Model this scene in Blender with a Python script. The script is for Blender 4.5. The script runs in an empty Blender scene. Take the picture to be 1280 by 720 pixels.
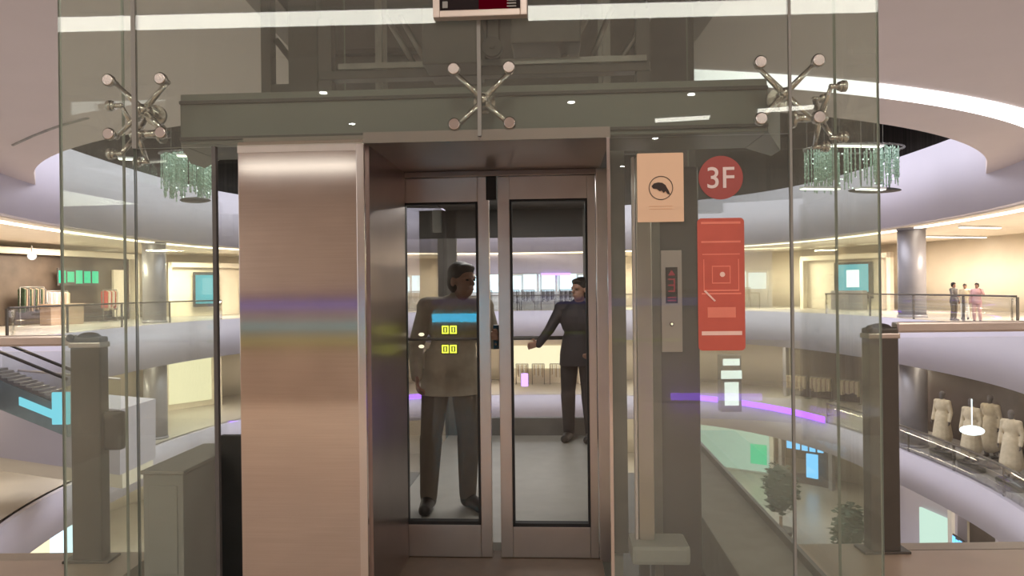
import bpy, bmesh, math, random
from mathutils import Vector, Matrix
from mathutils.geometry import tessellate_polygon
random.seed(7)
C = bpy.context.scene.collection
PI = math.pi
R_ = math.radians

# ------------------------------------------------------------------ camera model
F = 950.0; EYE = 1.5; ROLL = 0.0115; HY = 362.0
def ray(px, py):
    dx, up = px - 640.0, HY - py
    c, s = math.cos(ROLL), math.sin(ROLL)
    return Vector(((dx*c + up*s)/F, 1.0, (-dx*s + up*c)/F))
CAM = Vector((0, 0, EYE))
def at(px, py, y): return CAM + ray(px, py)*y
def onz(px, py, z):
    d = ray(px, py); return CAM + d*((z-EYE)/d.z)

# lift frame: u to the right along the front, v into the shaft
YAW = 0.06
OX, OY = 0.0, 3.35
LM = Matrix.Translation((OX, OY, 0)) @ Matrix.Rotation(-YAW, 4, 'Z')
LMI = LM.inverted()
LN = LM.to_3x3() @ Vector((0, 1, 0))
def L(u, v, z): return LM @ Vector((u, v, z))
def lp(px, py, v):
    """where the sight line of a pixel meets the lift plane at depth v: (u, z)"""
    d = ray(px, py); o = L(0, v, 0)
    t = (o - CAM).dot(LN)/d.dot(LN)
    q = LMI @ (CAM + d*t)
    return q.x, q.z
def U(px, v, py=362): return lp(px, py, v)[0]
def Z(py, v, px=602): return lp(px, py, v)[1]

# ------------------------------------------------------------------ materials
def _nodes(name):
    m = bpy.data.materials.new(name); m.use_nodes = True
    nt = m.node_tree; nt.nodes.clear()
    out = nt.nodes.new('ShaderNodeOutputMaterial')
    return m, nt, out
def pm(name, col, rough=.5, metal=0., var=.06, scale=4., emit=None, es=0., aniso=0., spec=.5, stretch=None, bump=0.):
    m, nt, out = _nodes(name)
    b = nt.nodes.new('ShaderNodeBsdfPrincipled')
    nt.links.new(b.outputs[0], out.inputs[0])
    tc = nt.nodes.new('ShaderNodeTexCoord'); mp = nt.nodes.new('ShaderNodeMapping')
    if stretch: mp.inputs['Scale'].default_value = stretch
    nz = nt.nodes.new('ShaderNodeTexNoise'); nz.inputs['Scale'].default_value = scale; nz.inputs['Detail'].default_value = 4
    nt.links.new(tc.outputs['Object'], mp.inputs[0]); nt.links.new(mp.outputs[0], nz.inputs['Vector'])
    cr = nt.nodes.new('ShaderNodeValToRGB')
    cr.color_ramp.elements[0].position = .3; cr.color_ramp.elements[1].position = .7
    cr.color_ramp.elements[0].color = tuple(max(0, c*(1-var)) for c in col)+(1,)
    cr.color_ramp.elements[1].color = tuple(min(1, c*(1+var)) for c in col)+(1,)
    nt.links.new(nz.outputs[0], cr.inputs[0]); nt.links.new(cr.outputs[0], b.inputs['Base Color'])
    b.inputs['Roughness'].default_value = rough; b.inputs['Metallic'].default_value = metal
    b.inputs['Specular IOR Level'].default_value = spec
    if aniso: b.inputs['Anisotropic'].default_value = aniso
    if bump:
        bp = nt.nodes.new('ShaderNodeBump'); bp.inputs['Strength'].default_value = bump; bp.inputs['Distance'].default_value = .01
        nt.links.new(nz.outputs[0], bp.inputs['Height']); nt.links.new(bp.outputs[0], b.inputs['Normal'])
    if emit:
        b.inputs['Emission Color'].default_value = tuple(emit)+(1,); b.inputs['Emission Strength'].default_value = es
    return m
def glass(name, tint, refl=.045, rough=0.0, haze=0.0):
    m, nt, out = _nodes(name)
    t = nt.nodes.new('ShaderNodeBsdfTransparent'); t.inputs[0].default_value = tuple(tint)+(1,)
    g = nt.nodes.new('ShaderNodeBsdfGlossy'); g.inputs['Roughness'].default_value = rough
    lw = nt.nodes.new('ShaderNodeLayerWeight'); lw.inputs[0].default_value = .5
    pw = nt.nodes.new('ShaderNodeMath'); pw.operation = 'POWER'; pw.inputs[1].default_value = 5
    ma = nt.nodes.new('ShaderNodeMath'); ma.operation = 'MULTIPLY_ADD'; ma.inputs[1].default_value = .85; ma.inputs[2].default_value = refl
    nt.links.new(lw.outputs['Facing'], pw.inputs[0]); nt.links.new(pw.outputs[0], ma.inputs[0])
    mx = nt.nodes.new('ShaderNodeMixShader')
    nt.links.new(ma.outputs[0], mx.inputs[0]); nt.links.new(t.outputs[0], mx.inputs[1]); nt.links.new(g.outputs[0], mx.inputs[2])
    last = mx
    if haze:                                   # pale veil put in for the bright ceiling mirrored in the glass
        d = nt.nodes.new('ShaderNodeBsdfDiffuse'); d.inputs[0].default_value = (.62, .64, .60, 1)
        nz = nt.nodes.new('ShaderNodeTexNoise'); nz.inputs['Scale'].default_value = 1.3; nz.inputs['Detail'].default_value = 3
        h = nt.nodes.new('ShaderNodeMath'); h.operation = 'MULTIPLY_ADD'; h.inputs[1].default_value = haze; h.inputs[2].default_value = haze*.5
        nt.links.new(nz.outputs[0], h.inputs[0])
        m2 = nt.nodes.new('ShaderNodeMixShader')
        nt.links.new(h.outputs[0], m2.inputs[0]); nt.links.new(mx.outputs[0], m2.inputs[1]); nt.links.new(d.outputs[0], m2.inputs[2]); last = m2
    nt.links.new(last.outputs[0], out.inputs[0])
    return m
def lamp(name, col, s):
    m, nt, out = _nodes(name)
    e = nt.nodes.new('ShaderNodeEmission'); e.inputs[0].default_value = tuple(col)+(1,); e.inputs[1].default_value = s
    nt.links.new(e.outputs[0], out.inputs[0]); return m

M = dict(
    ceiling=pm('ceiling_warm_lit', (.66, .57, .545), .7, var=.02, scale=.6),  # pink of the warm light put into the base colour
    fascia=pm('fascia_cool_lit', (.50, .47, .56), .55, var=.03, scale=.5),  # lavender of the cool atrium light put into the base colour
    upper=pm('upper_fascia_cool_lit', (.50, .47, .55), .6, var=.02, scale=.5),  # same cool light tint in the colour
    floor=pm('landing_stone', (.54, .41, .32), .35, var=.06, scale=3),
    sill=pm('shaded_sill_brown', (.13, .085, .055), .5, var=.1, scale=12),  # shade of the door recess put into the sill colour
    gloss_col=pm('glossy_dark_column', (.10, .093, .095), .16, var=.06, scale=3),
    mall_floor=pm('mall_stone', (.42, .39, .36), .3, var=.05, scale=1),
    cream=pm('cream_plaster', (.84, .76, .64), .6, var=.03, scale=1),
    white=pm('white_plaster', (.78, .76, .74), .6, var=.03, scale=1),
    backwall=pm('tan_cladding', (.62, .52, .445), .5, var=.1, scale=2),
    dark=pm('dark_steel_paint', (.050, .046, .044), .5, var=.15, scale=5),
    machine=pm('machine_paint', (.095, .09, .086), .45, var=.12, scale=6),
    machine_light=pm('machine_zinc', (.24, .23, .22), .4, metal=.6, var=.1, scale=8),
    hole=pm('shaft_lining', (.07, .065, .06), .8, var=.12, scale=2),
    beam=pm('beam_paint', (.155, .165, .15), .45, var=.05, scale=3),
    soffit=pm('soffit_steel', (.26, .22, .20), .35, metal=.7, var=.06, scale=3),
    steel=pm('brushed_steel', (.68, .625, .58), .085, metal=1., var=.04, scale=3, stretch=(1, 1, 60)),
    steel_plain=pm('satin_steel', (.62, .58, .54), .28, metal=1., var=.05, scale=5),
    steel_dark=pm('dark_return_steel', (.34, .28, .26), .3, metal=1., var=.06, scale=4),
    chrome=pm('polished_steel', (.80, .77, .74), .16, metal=1., var=.03, scale=8),
    gasket=pm('black_rubber', (.012, .011, .011), .6, var=.2),
    grey=pm('grey_powder_coat', (.30, .30, .285), .5, var=.06, scale=4),
    curb=pm('curb_concrete', (.33, .31, .28), .6, var=.08, scale=6),
    carfloor=pm('car_floor_stone', (.50, .49, .45), .35, var=.06, scale=8),
    post=pm('post_bronze', (.10, .088, .075), .4, metal=.3, var=.1, scale=5),
    rail=pm('handrail_steel', (.58, .51, .46), .3, metal=.8, var=.05, scale=6),
    column=pm('column_metal', (.30, .29, .32), .4, metal=.25, var=.05, scale=2),
    brown=pm('dark_brown_wall', (.085, .062, .046), .6, var=.2, scale=1.5),
    dark4=pm('dark_slat_wall', (.05, .042, .04), .6, var=.5, scale=2, stretch=(3, 3, .02)),
    peach=pm('peach_board', (.80, .56, .38), .5, var=.02),
    ink=pm('dark_ink', (.035, .02, .015), .6, var=.1),
    red=pm('red_film', (.56, .115, .08), .45, var=.06, scale=9),
    redpale=pm('pale_red_ink', (.80, .24, .17), .45, var=.05, scale=9),
    redwhite=pm('whitish_ink', (.88, .62, .54), .45, var=.04),
    reddisc=pm('red_disc_film', (.36, .08, .07), .45, var=.05),
    letter=pm('white_ink', (.78, .66, .64), .5, var=.02),
    panel=pm('call_panel_steel', (.62, .52, .52), .4, metal=.0, var=.04),
    screen=pm('black_screen', (.010, .003, .004), .5, var=.1, spec=.15),
    frame_pink=pm('display_bezel', (.62, .54, .48), .35, metal=.3, var=.04),
    skin=pm('skin', (.36, .20, .14), .5, var=.06, scale=20),
    hair=pm('black_hair', (.012, .010, .009), .5, var=.3, scale=60, stretch=(1, 1, .2)),
    shirt=pm('taupe_cotton', (.42, .37, .29), .85, var=.08, scale=20),
    trousers=pm('brown_trousers', (.12, .098, .075), .85, var=.1, scale=20),
    shoe=pm('black_leather', (.012, .011, .011), .4, var=.2),
    jacket=pm('black_jacket', (.016, .014, .020), .7, var=.2, scale=18),
    darkjean=pm('dark_jeans', (.02, .018, .022), .8, var=.2, scale=18),
    pink=pm('pink_cloth', (.70, .42, .42), .8, var=.08),
    greycloth=pm('grey_cloth', (.13, .12, .12), .8, var=.1),
    creamcloth=pm('cream_cloth', (.60, .52, .38), .8, var=.1, scale=8),
    plastic_white=pm('white_plastic', (.72, .72, .72), .4, var=.04),
    green=pm('dark_green_leaf', (.05, .085, .05), .6, var=.4, scale=12),
    teal=pm('escalator_cladding', (.18, .24, .25), .35, metal=.4, var=.08),
    wood=pm('merchandise_tan', (.36, .26, .19), .6, var=.15, scale=3),
    redcloth=pm('red_fabric', (.50, .06, .05), .8, var=.1),
    phone=pm('phone_black', (.01, .01, .012), .2, var=.1),
    g_front=glass('greenish_glass', (.945, .975, .935), .05, haze=.06),
    g_side=glass('side_glass', (.95, .975, .945), .045, haze=.03),
    g_door=glass('door_glass', (.95, .955, .95), .03, haze=.0),
    g_clear=glass('balustrade_glass', (.93, .94, .93), .035),
    g_edge=pm('glass_edge', (.25, .29, .25), .3, var=.05),
    seal=pm('silicone_seal', (.27, .27, .25), .5, var=.05),
    crystal=pm('crystal_beads', (.40, .58, .46), .15, var=.35, scale=30, spec=.9),
    e_strip=lamp('cove_light', (1, .95, .86), 11.0),
    e_ring=lamp('ring_light', (1, .96, .98), 2.6),
    e_linear=lamp('linear_light', (1, .95, .86), 4.0),
    e_corr=lamp('corridor_cove', (1, .86, .66), 5.0),
    e_spot=lamp('downlight', (1, .98, .95), 30.0),
    e_cyan=lamp('cyan_light', (.05, .62, 1.0), 13.0),
    e_yellow=lamp('yellow_light', (.85, .8, .15), .55),
    e_purple=lamp('purple_light', (.30, .08, 1.0), 5.0),
    e_purple2=lamp('soft_purple_light', (.45, .34, 1.0), .55),
    e_cyan2=lamp('soft_cyan_light', (.25, .75, .85), .6),
    e_screen=lamp('cyan_screen', (.25, .80, .95), 1.0),
    e_blue=lamp('blue_sign', (.16, .52, 1.0), 2.4),
    e_green=lamp('green_sign', (.08, .85, .45), 1.3),
    e_digit=lamp('yellow_digit', (.85, .95, .08), 1.6),
    e_red=lamp('red_digit', (.8, .01, .06), .28),
    e_redlit=lamp('red_panel_glow', (.5, .0, .03), .12),
    e_white=lamp('white_sign', (.90, .97, 1.0), 2.2),
    e_mint=lamp('mint_lightbox', (.74, 1.0, .86), 1.0),
    e_shopblue=lamp('cool_shop_light', (.66, .86, 1.0), 2.4),
    e_warm=lamp('warm_shop_panel', (1.0, .86, .58), 1.5),
    e_dot=lamp('white_dot', (1, .9, .6), 1.4),
    e_mag=lamp('violet_dot', (.55, .3, 1.0), 3.0),
)

AC = (0.0, 34.0); AR = 18.9                    # centre and nominal radius of the void
VA, VBR, VN = 17.6, 20.0, 2.6
def rho(a): return ((abs(math.cos(a))/VA)**VN + (abs(math.sin(a))/VBR)**VN)**(-1/VN)
def rp(a, off=0.):
    q = rho(a)+off; return AC[0]+q*math.cos(a), AC[1]+q*math.sin(a)
# ------------------------------------------------------------------ mesh builder (world coordinates)
class MB:
    def __init__(s): s.bm = bmesh.new()
    def _add(s, fn, Mx=None, mat=0, bev=0.):
        n0 = len(s.bm.verts); f0 = len(s.bm.faces)
        vs = fn()
        return vs
    def box(s, a, b, Mx=None, bev=0., mat=0):
        a = Vector(a); b = Vector(b)
        lo = Vector((min(a[i], b[i]) for i in range(3))); hi = Vector((max(a[i], b[i]) for i in range(3)))
        r = bmesh.ops.create_cube(s.bm, size=1.)
        vs = r['verts']
        for v in vs:
            v.co = Vector((lo[i] + (v.co[i]+.5)*(hi[i]-lo[i]) for i in range(3)))
        fs = list({f for v in vs for f in v.link_faces})
        if bev:
            es = list({e for v in vs for e in v.link_edges})
            rr = bmesh.ops.bevel(s.bm, geom=es, offset=bev, segments=2, affect='EDGES', profile=.6)
            vs = list({v for f in rr['faces'] for v in f.verts} | {v for v in vs if v.is_valid})
            fs = list({f for v in vs for f in v.link_faces})
        if Mx is not None:
            for v in vs: v.co = Mx @ v.co
        for f in fs: f.material_index = mat
        return fs
    def cyl(s, p0, p1, r0, r1=None, n=16, caps=True, mat=0):
        r1 = r0 if r1 is None else r1
        p0 = Vector(p0); p1 = Vector(p1); d = (p1-p0)
        if d.length < 1e-6: return
        q = d.to_track_quat('Z', 'Y').to_matrix()
        A, B = [], []
        for i in range(n):
            a = 2*PI*i/n; w = Vector((math.cos(a), math.sin(a), 0))
            A.append(s.bm.verts.new(p0 + q @ (w*r0))); B.append(s.bm.verts.new(p1 + q @ (w*r1)))
        for i in range(n):
            f = s.bm.faces.new((A[i], A[(i+1) % n], B[(i+1) % n], B[i])); f.smooth = True; f.material_index = mat
        if caps:
            f = s.bm.faces.new(A[::-1]); f.material_index = mat
            f = s.bm.faces.new(B); f.material_index = mat
    def ball(s, c, r, sc=(1, 1, 1), Mx=None, n=16, mat=0):
        m = max(4, n//2); c = Vector(c); rows = []
        def P(x, y, z):
            p = Vector((x*r*sc[0], y*r*sc[1], z*r*sc[2]))
            return s.bm.verts.new(c + (Mx @ p if Mx is not None else p))
        for i in range(1, m):
            a = PI*i/m; z, q = math.cos(a), math.sin(a)
            rows.append([P(q*math.cos(2*PI*k/n), q*math.sin(2*PI*k/n), z) for k in range(n)])
        t, b = P(0, 0, 1), P(0, 0, -1); fs = []
        for k in range(n):
            k2 = (k+1) % n
            fs.append(s.bm.faces.new((t, rows[0][k], rows[0][k2])))
            fs.append(s.bm.faces.new((b, rows[-1][k2], rows[-1][k])))
            for i in range(m-2): fs.append(s.bm.faces.new((rows[i][k], rows[i+1][k], rows[i+1][k2], rows[i][k2])))
        for f in fs: f.smooth = True; f.material_index = mat
    def cap(s, p0, p1, r0, r1, n=14):
        s.cyl(p0, p1, r0, r1, n); s.ball(p0, r0, n=n); s.ball(p1, r1, n=n)
    def tube(s, pts, r, n=10):
        for a, b in zip(pts[:-1], pts[1:]): s.cyl(a, b, r, n=n)
        for p in pts[1:-1]: s.ball(p, r, n=n)
    def prism(s, pts, d0, d1, fn, mat=0):
        """polygon pts (a, b) swept from depth d0 to d1; fn(a, b, d) -> world"""
        A = [s.bm.verts.new(fn(a, b, d0)) for a, b in pts]; B = [s.bm.verts.new(fn(a, b, d1)) for a, b in pts]
        n = len(pts)
        for i in range(n):
            f = s.bm.faces.new((A[i], A[(i+1) % n], B[(i+1) % n], B[i])); f.material_index = mat
        f = s.bm.faces.new(A[::-1]); f.material_index = mat
        f = s.bm.faces.new(B); f.material_index = mat
    def arc(s, r0, r1, z0, z1, a0, a1, cx, cy, n=72, mat=0):
        prev = None
        for i in range(n+1):
            a = a0 + (a1-a0)*i/n; c, sn = math.cos(a), math.sin(a)
            b_ = rho(a)-AR if (cx, cy) == AC else 0.
            q = [s.bm.verts.new((cx+(r+b_)*c, cy+(r+b_)*sn, z)) for r, z in ((r0, z0), (r1, z0), (r1, z1), (r0, z1))]
            if prev:
                for k in range(4):
                    f = s.bm.faces.new((prev[k], prev[(k+1) % 4], q[(k+1) % 4], q[k])); f.material_index = mat
                    f.smooth = k in (1, 3)
            else: s.bm.faces.new(q)
            prev = q
        s.bm.faces.new(prev[::-1])
    def build(s, name, mats, parent=None, remesh=0., smooth=True, keep=None):
        bmesh.ops.recalc_face_normals(s.bm, faces=s.bm.faces[:])
        me = bpy.data.meshes.new(name)
        root = parent
        while root is not None and root.parent is not None: root = root.parent
        off = root.matrix_basis.inverted() if root is not None else Matrix.Identity(4)
        if root is None:                                   # own origin at the base
            xs = [v.co for v in s.bm.verts]
            lo = Vector((min(v[i] for v in xs) for i in range(3))); hi = Vector((max(v[i] for v in xs) for i in range(3)))
            base = Vector(((lo.x+hi.x)/2, (lo.y+hi.y)/2, lo.z)); off = Matrix.Translation(-base)
        for v in s.bm.verts: v.co = off @ v.co
        s.bm.to_mesh(me); s.bm.free()
        o = bpy.data.objects.new(name, me)
        for m in (mats if isinstance(mats, (list, tuple)) else [mats]): me.materials.append(m)
        C.objects.link(o)
        if root is None: o.location = base
        if remesh:
            md = o.modifiers.new('r', 'REMESH'); md.mode = 'VOXEL'; md.voxel_size = remesh; md.use_smooth_shade = True
            sm = o.modifiers.new('s', 'SMOOTH'); sm.iterations = 3; sm.factor = .5
            dg = bpy.context.evaluated_depsgraph_get()
            nm = bpy.data.meshes.new_from_object(o.evaluated_get(dg))
            o.modifiers.clear(); o.data = nm
            if not nm.materials:
                for m in (mats if isinstance(mats, (list, tuple)) else [mats]): nm.materials.append(m)
            for p in nm.polygons: p.use_smooth = True
        if parent is not None: o.parent = parent
        return o
def tag(o, label, cat, group=None):
    o['label'] = label; o['category'] = cat
    if group: o['group'] = group
    return o
def thing(name, label, cat, loc, rz=0., group=None):
    o = bpy.data.objects.new(name, None); C.objects.link(o)
    o.location = loc; o.rotation_euler = (0, 0, rz); o.empty_display_size = .1
    o.matrix_basis = Matrix.Translation(loc) @ Matrix.Rotation(rz, 4, 'Z')
    return tag(o, label, cat, group)
def struct(name, mb, m):
    o = mb.build(name, m); o['kind'] = 'structure'; return o
def dup(root, loc, rz, label, group=None):
    r = root.copy(); C.objects.link(r); r.location = loc; r.rotation_euler = (0, 0, rz); r['label'] = label
    if group: r['group'] = group
    for ch in list(root.children):
        c = ch.copy(); C.objects.link(c); c.parent = r
        for g in list(ch.children):
            d = g.copy(); C.objects.link(d); d.parent = c
    return r
def lbox(mb, u0, u1, v0, v1, z0, z1, bev=0., mat=0): return mb.box((u0, v0, z0), (u1, v1, z1), LM, bev, mat)
def lthing(name, label, cat, u, v, z, group=None): return thing(name, label, cat, L(u, v, z), -YAW, group)

# ------------------------------------------------------------------ the atrium
CH = 5.5                                       # landing ceiling height
A0, A1 = R_(-38), R_(218)
def sim_arc(name, r0, r1, z0, z1, m, a0=A0, a1=A1, n=96):
    mb = MB(); mb.arc(r0, r1, z0, z1, a0, a1, AC[0], AC[1], n); return struct(name, mb, m)

# landing floor: front apron plus the two wings beside the shaft
mb = MB()
UL, UR = U(76, 0), U(1102, 0)
FD = 4.42
LP0, LP1 = L(UL, 0, 0), L(UR, 0, 0)
pts = [(-14, -20), (14, -20), (14, FD-.001), (LP1.x+.03, FD), (L(UR+.03, 0, 0).x, L(UR+.03, 0, 0).y), (L(UL-.03, 0, 0).x, L(UL-.03, 0, 0).y), (LP0.x-.03, FD), (-14, FD)]
mb.prism(pts, -.45, 0, lambda a, b, d: (a, b, d))
struct('floor', mb, M['floor'])
# landing ceiling with the lift opening and the curved atrium edge
hx0, hx1, hy0, hy1 = -3.6, 3.02, 2.7, 12.7
def ceiling_poly():
    outer = [(-26, -20), (26, -20)]
    n = 60
    a0, a1 = R_(-33), R_(-147)
    arc = [(18.6*math.cos(a0+(a1-a0)*i/n), 35 + 18.6*math.sin(a0+(a1-a0)*i/n)) for i in range(n+1)]
    outer += [(26, 42)] + arc + [(-26, 42)]
    hole = [(hx0, hy0), (hx0, hy1), (hx1, hy1), (hx1, hy0)]
    return outer, hole
outer, hole = ceiling_poly()
mb = MB()
def flat(z):
    loops = [[Vector((x, y, 0)) for x, y in outer], [Vector((x, y, 0)) for x, y in hole]]
    allp = [p for l in loops for p in l]
    vs = [mb.bm.verts.new((p.x, p.y, z)) for p in allp]
    for t in tessellate_polygon(loops):
        try: mb.bm.faces.new([vs[i] for i in t])
        except ValueError: pass
    return vs
lo = flat(CH); hi = flat(CH+.55)
no = len(outer)
for rng in (range(no), range(no, no+4)):
    r = list(rng)
    for i, a in enumerate(r):
        b = r[(i+1) % len(r)]
        mb.bm.faces.new((lo[a], lo[b], hi[b], hi[a]))
struct('ceiling', mb, M['ceiling'])
# lining of the opening above the lift
mb = MB()
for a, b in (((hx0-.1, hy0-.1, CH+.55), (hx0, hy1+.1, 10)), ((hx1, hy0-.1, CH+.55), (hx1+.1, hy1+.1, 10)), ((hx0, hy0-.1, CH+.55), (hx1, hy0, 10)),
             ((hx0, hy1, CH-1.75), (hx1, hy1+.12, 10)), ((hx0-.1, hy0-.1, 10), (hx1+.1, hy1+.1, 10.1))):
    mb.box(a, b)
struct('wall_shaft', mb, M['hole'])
# lit slot in the landing ceiling, and the fine joint on its left side
def soffit_arc(pxs, y_of, z=CH):
    return [onz(px, y_of(px), z) for px in pxs]
mb = MB()
# arc through three sight points on the ceiling plane
def circ3(p, q, r):
    ax, ay, bx, by, cx, cy = p.x, p.y, q.x, q.y, r.x, r.y
    d = 2*(ax*(by-cy)+bx*(cy-ay)+cx*(ay-by))
    ux = ((ax*ax+ay*ay)*(by-cy)+(bx*bx+by*by)*(cy-ay)+(cx*cx+cy*cy)*(ay-by))/d
    uy = ((ax*ax+ay*ay)*(cx-bx)+(bx*bx+by*by)*(ax-cx)+(cx*cx+cy*cy)*(bx-ax))/d
    return Vector((ux, uy)), math.hypot(ax-ux, ay-uy)
pa, pb, pc = onz(890, 95, CH), onz(1100, 112, CH), onz(1262, 141, CH)
cc, cr_ = circ3(pa, pb, pc)
aa = math.atan2(pa.y-cc.y, pa.x-cc.x); ab = math.atan2(pc.y-cc.y, pc.x-cc.x)
mb.arc(cr_-.36, cr_+.36, CH-.05, CH+.02, aa-.05, ab+.12, cc.x, cc.y, 40)
o = mb.build('cove_light', M['e_ring']); tag(o, 'bright curved white cove light sweeping across the ceiling above the right balustrade', 'light')
mb = MB()
pa, pb, pc = onz(16, 181, CH), onz(60, 162, CH), onz(150, 140, CH)
mb.tube([onz(16, 181, CH), onz(40, 170, CH), onz(60, 162, CH), onz(77, 156, CH), onz(110, 147, CH)], .04, 6)
struct('trim_1', mb, M['curb'])

# ring slabs, fascias, back walls: upper floor, lift floor, floor below, ground
FZ = [6.0, 0.0, -6.0]
sim_arc('trim_2', AR, AR+.35, 4.2, 7.3, M['upper'])
sim_arc('trim_3', AR, AR+.35, -2.1, -.02, M['fascia'])
sim_arc('trim_4', AR, AR+.35, -7.6, -6.0, M['fascia'])
sim_arc('floor.001', AR+.35, AR+12, 5.6, 6.0, M['mall_floor'])
sim_arc('floor.002', AR+.2, AR+12, -.4, 0.0, M['mall_floor'])
sim_arc('floor.003', AR+.2, AR+12, -6.4, -6.0, M['mall_floor'])
sim_arc('ceiling.001', AR+.35, AR+12, 4.15, 4.3, M['cream'])
sim_arc('ceiling.002', AR+.35, AR+12, -2.05, -1.9, M['cream'])
sim_arc('ceiling.003', AR+.35, AR+12, -7.6, -7.45, M['cream'])
sim_arc('ceiling.004', AR-.5, AR+12, 12.0, 12.3, M['brown'])
sim_arc('wall_upper', AR+7.2, AR+7.5, 6.0, 12.0, M['dark4'])
sim_arc('wall_far', AR+9.6, AR+9.9, 0.0, 4.2, M['cream'])
sim_arc('wall_lower', AR+9.6, AR+9.9, -6.0, -2.0, M['cream'])
sim_arc('wall_ground', AR+9.6, AR+9.9, -12.0, -7.5, M['cream'])
mb = MB(); mb.box((-34, 4.6, -12.3), (34, 66, -12.0)); struct('floor.004', mb, M['mall_floor'])
# corridor cove lights in the ring ceilings
for nm, r, z, lab in (('upper', AR+.9, 4.1, 'thin warm cove light under the white bulkhead of the far ring'),
                      ('lower', AR+.9, -2.1, 'thin warm cove light under the slab one floor below'),
                      ('ground', AR+.9, -7.65, 'thin warm cove light under the slab two floors below')):
    mb = MB(); mb.arc(r, r+.3, z, z+.07, A0, A1, AC[0], AC[1], 80)
    tag(mb.build('cove_light', M['e_corr']), lab, 'light')

# ring geometry helpers
def ringpt(px, r):
    d = ray(px, 362); k = d.x
    best = None
    lo_, hi_ = R_(-40), R_(220)
    if k >= 0: lo_, hi_ = R_(-34), R_(90)
    else: lo_, hi_ = R_(214), R_(90)
    for _ in range(50):                        # x/y grows towards the flank: bisect
        m_ = (lo_+hi_)/2; x, y = rp(m_, r-AR)
        if abs(x/y) > abs(k): lo_ = m_
        else: hi_ = m_
    x, y = rp(hi_, r-AR)
    return Vector((x, y, 0))
def zat(px, py, y):
    return EYE + ray(px, py).z*y

# columns of the ring
def round_column(px, d, rad, lab):
    p = at(px, 362, d)
    for z0, z1, nm in ((0, 4.16, 'lift floor'), (-6, -2.05, 'floor below')):
        mb = MB(); mb.cyl((p.x, p.y, z0), (p.x, p.y, z1), rad, n=32); mb.cyl((p.x, p.y, z0), (p.x, p.y, z0+.12), rad+.04, n=32)
        mb.cyl((p.x, p.y, z1-.1), (p.x, p.y, z1), rad+.03, n=32)
        o = mb.build('column', M['column']); o['kind'] = 'structure'
round_column(1140, 35.5, .6, ''); round_column(193, 39.5, .57, '')

# ring balustrades (glass + rail + posts), one run each side
def ring_balustrade(z, a0, a1, label, nposts):
    am = (a0+a1)/2
    t = thing('glass_balustrade', label, 'railing', (*rp(am, .15), z))
    mb = MB(); mb.arc(AR+.14, AR+.155, z+.04, z+1.02, a0, a1, AC[0], AC[1], 30); mb.build('glass_pane', M['g_clear'], t)
    mb = MB(); mb.arc(AR+.11, AR+.18, z+1.04, z+1.11, a0, a1, AC[0], AC[1], 40); mb.build('handrail', M['post'], t)
    for i in range(nposts):
        a = a0+(a1-a0)*i/(nposts-1); x, y = rp(a, .19)
        mb = MB(); mb.box((x-.035, y-.035, z), (x+.035, y+.035, z+1.05)); mb.build('post', M['post'], t)
ring_balustrade(0, R_(-26), R_(24), 'far glass balustrade with thin dark rail where shoppers stand, right of the lift', 5)
ring_balustrade(0, R_(66), R_(112), 'far glass balustrade across the atrium seen through the lift doors', 5)
ring_balustrade(0, R_(150), R_(206), 'far glass balustrade with thin dark rail, left of the lift', 5)
ring_balustrade(-6, R_(-34), R_(24), 'lower glass balustrade in front of the mannequin shop', 6)

# wide linear ceiling lamps in the right corridor
def linear_lamp(p0, p1, w, label, group=None, e='e_linear', rods=0.):
    p0 = Vector(p0); p1 = Vector(p1); d = (p1-p0); mid = (p0+p1)/2
    ang = math.atan2(d.y, d.x)
    t = thing('linear_lamp', label, 'lamp', mid, ang, group)
    Mx = Matrix.Translation(mid) @ Matrix.Rotation(ang, 4, 'Z'); h = d.length/2
    mb = MB(); mb.box((-h, -w/2-.02, .0), (h, w/2+.02, .06), Mx); mb.build('housing', M['plastic_white'], t)
    mb = MB(); mb.box((-h+.02, -w/2, -.03), (h-.02, w/2, .0), Mx); mb.build('diffuser', M[e], t)
    if rods:
        for sx in (-.7, .7):
            mb = MB(); mb.cyl(Mx @ Vector((sx*h, 0, .06)), Mx @ Vector((sx*h, 0, .06+rods)), .012, n=8); mb.build('rod', M['machine_light'], t)
    return t
zc = 4.07
def onz2(px, py): return onz(px, py, zc)
linear_lamp(onz2(1158, 296), onz2(1232, 297), .16, 'lower of the two long bright lamps on the cream ceiling right of the lift')
linear_lamp(onz2(1200, 284), onz2(1250, 285), .16, 'upper of the two long bright lamps on the cream ceiling right of the lift')
linear_lamp(onz2(222, 325), onz2(278, 324), .2, 'long lamp on the far ceiling just left of the steel lift panel')
linear_lamp(onz2(1042, 312), onz2(1098, 311), .2, 'long lamp on the far ceiling above the cyan screen')

# pendant linear lamps of the upper floor
for p0, p1, d, lab in (((148, 200), (184, 198), 29, 'left pendant lamp beside the left bead chandelier'), ((221, 196), (263, 194), 29, 'pendant lamp directly above the left bead chandelier'),
                       ((1040, 183), (1102, 182), 28, 'pendant lamp directly above the right bead chandelier'), ((1002, 237), (1048, 235), 26.5, 'pendant lamp at the lower edge of the right bead chandelier'),
                       ((1072, 237), (1104, 236), 26.5, 'short pendant lamp at the lower right corner of the right bead chandelier')):
    linear_lamp(at(p0[0], p0[1], d), at(p1[0], p1[1], d+.3), .28, lab, None, 'e_linear', 11.93-at(*p0, d).z)

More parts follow.
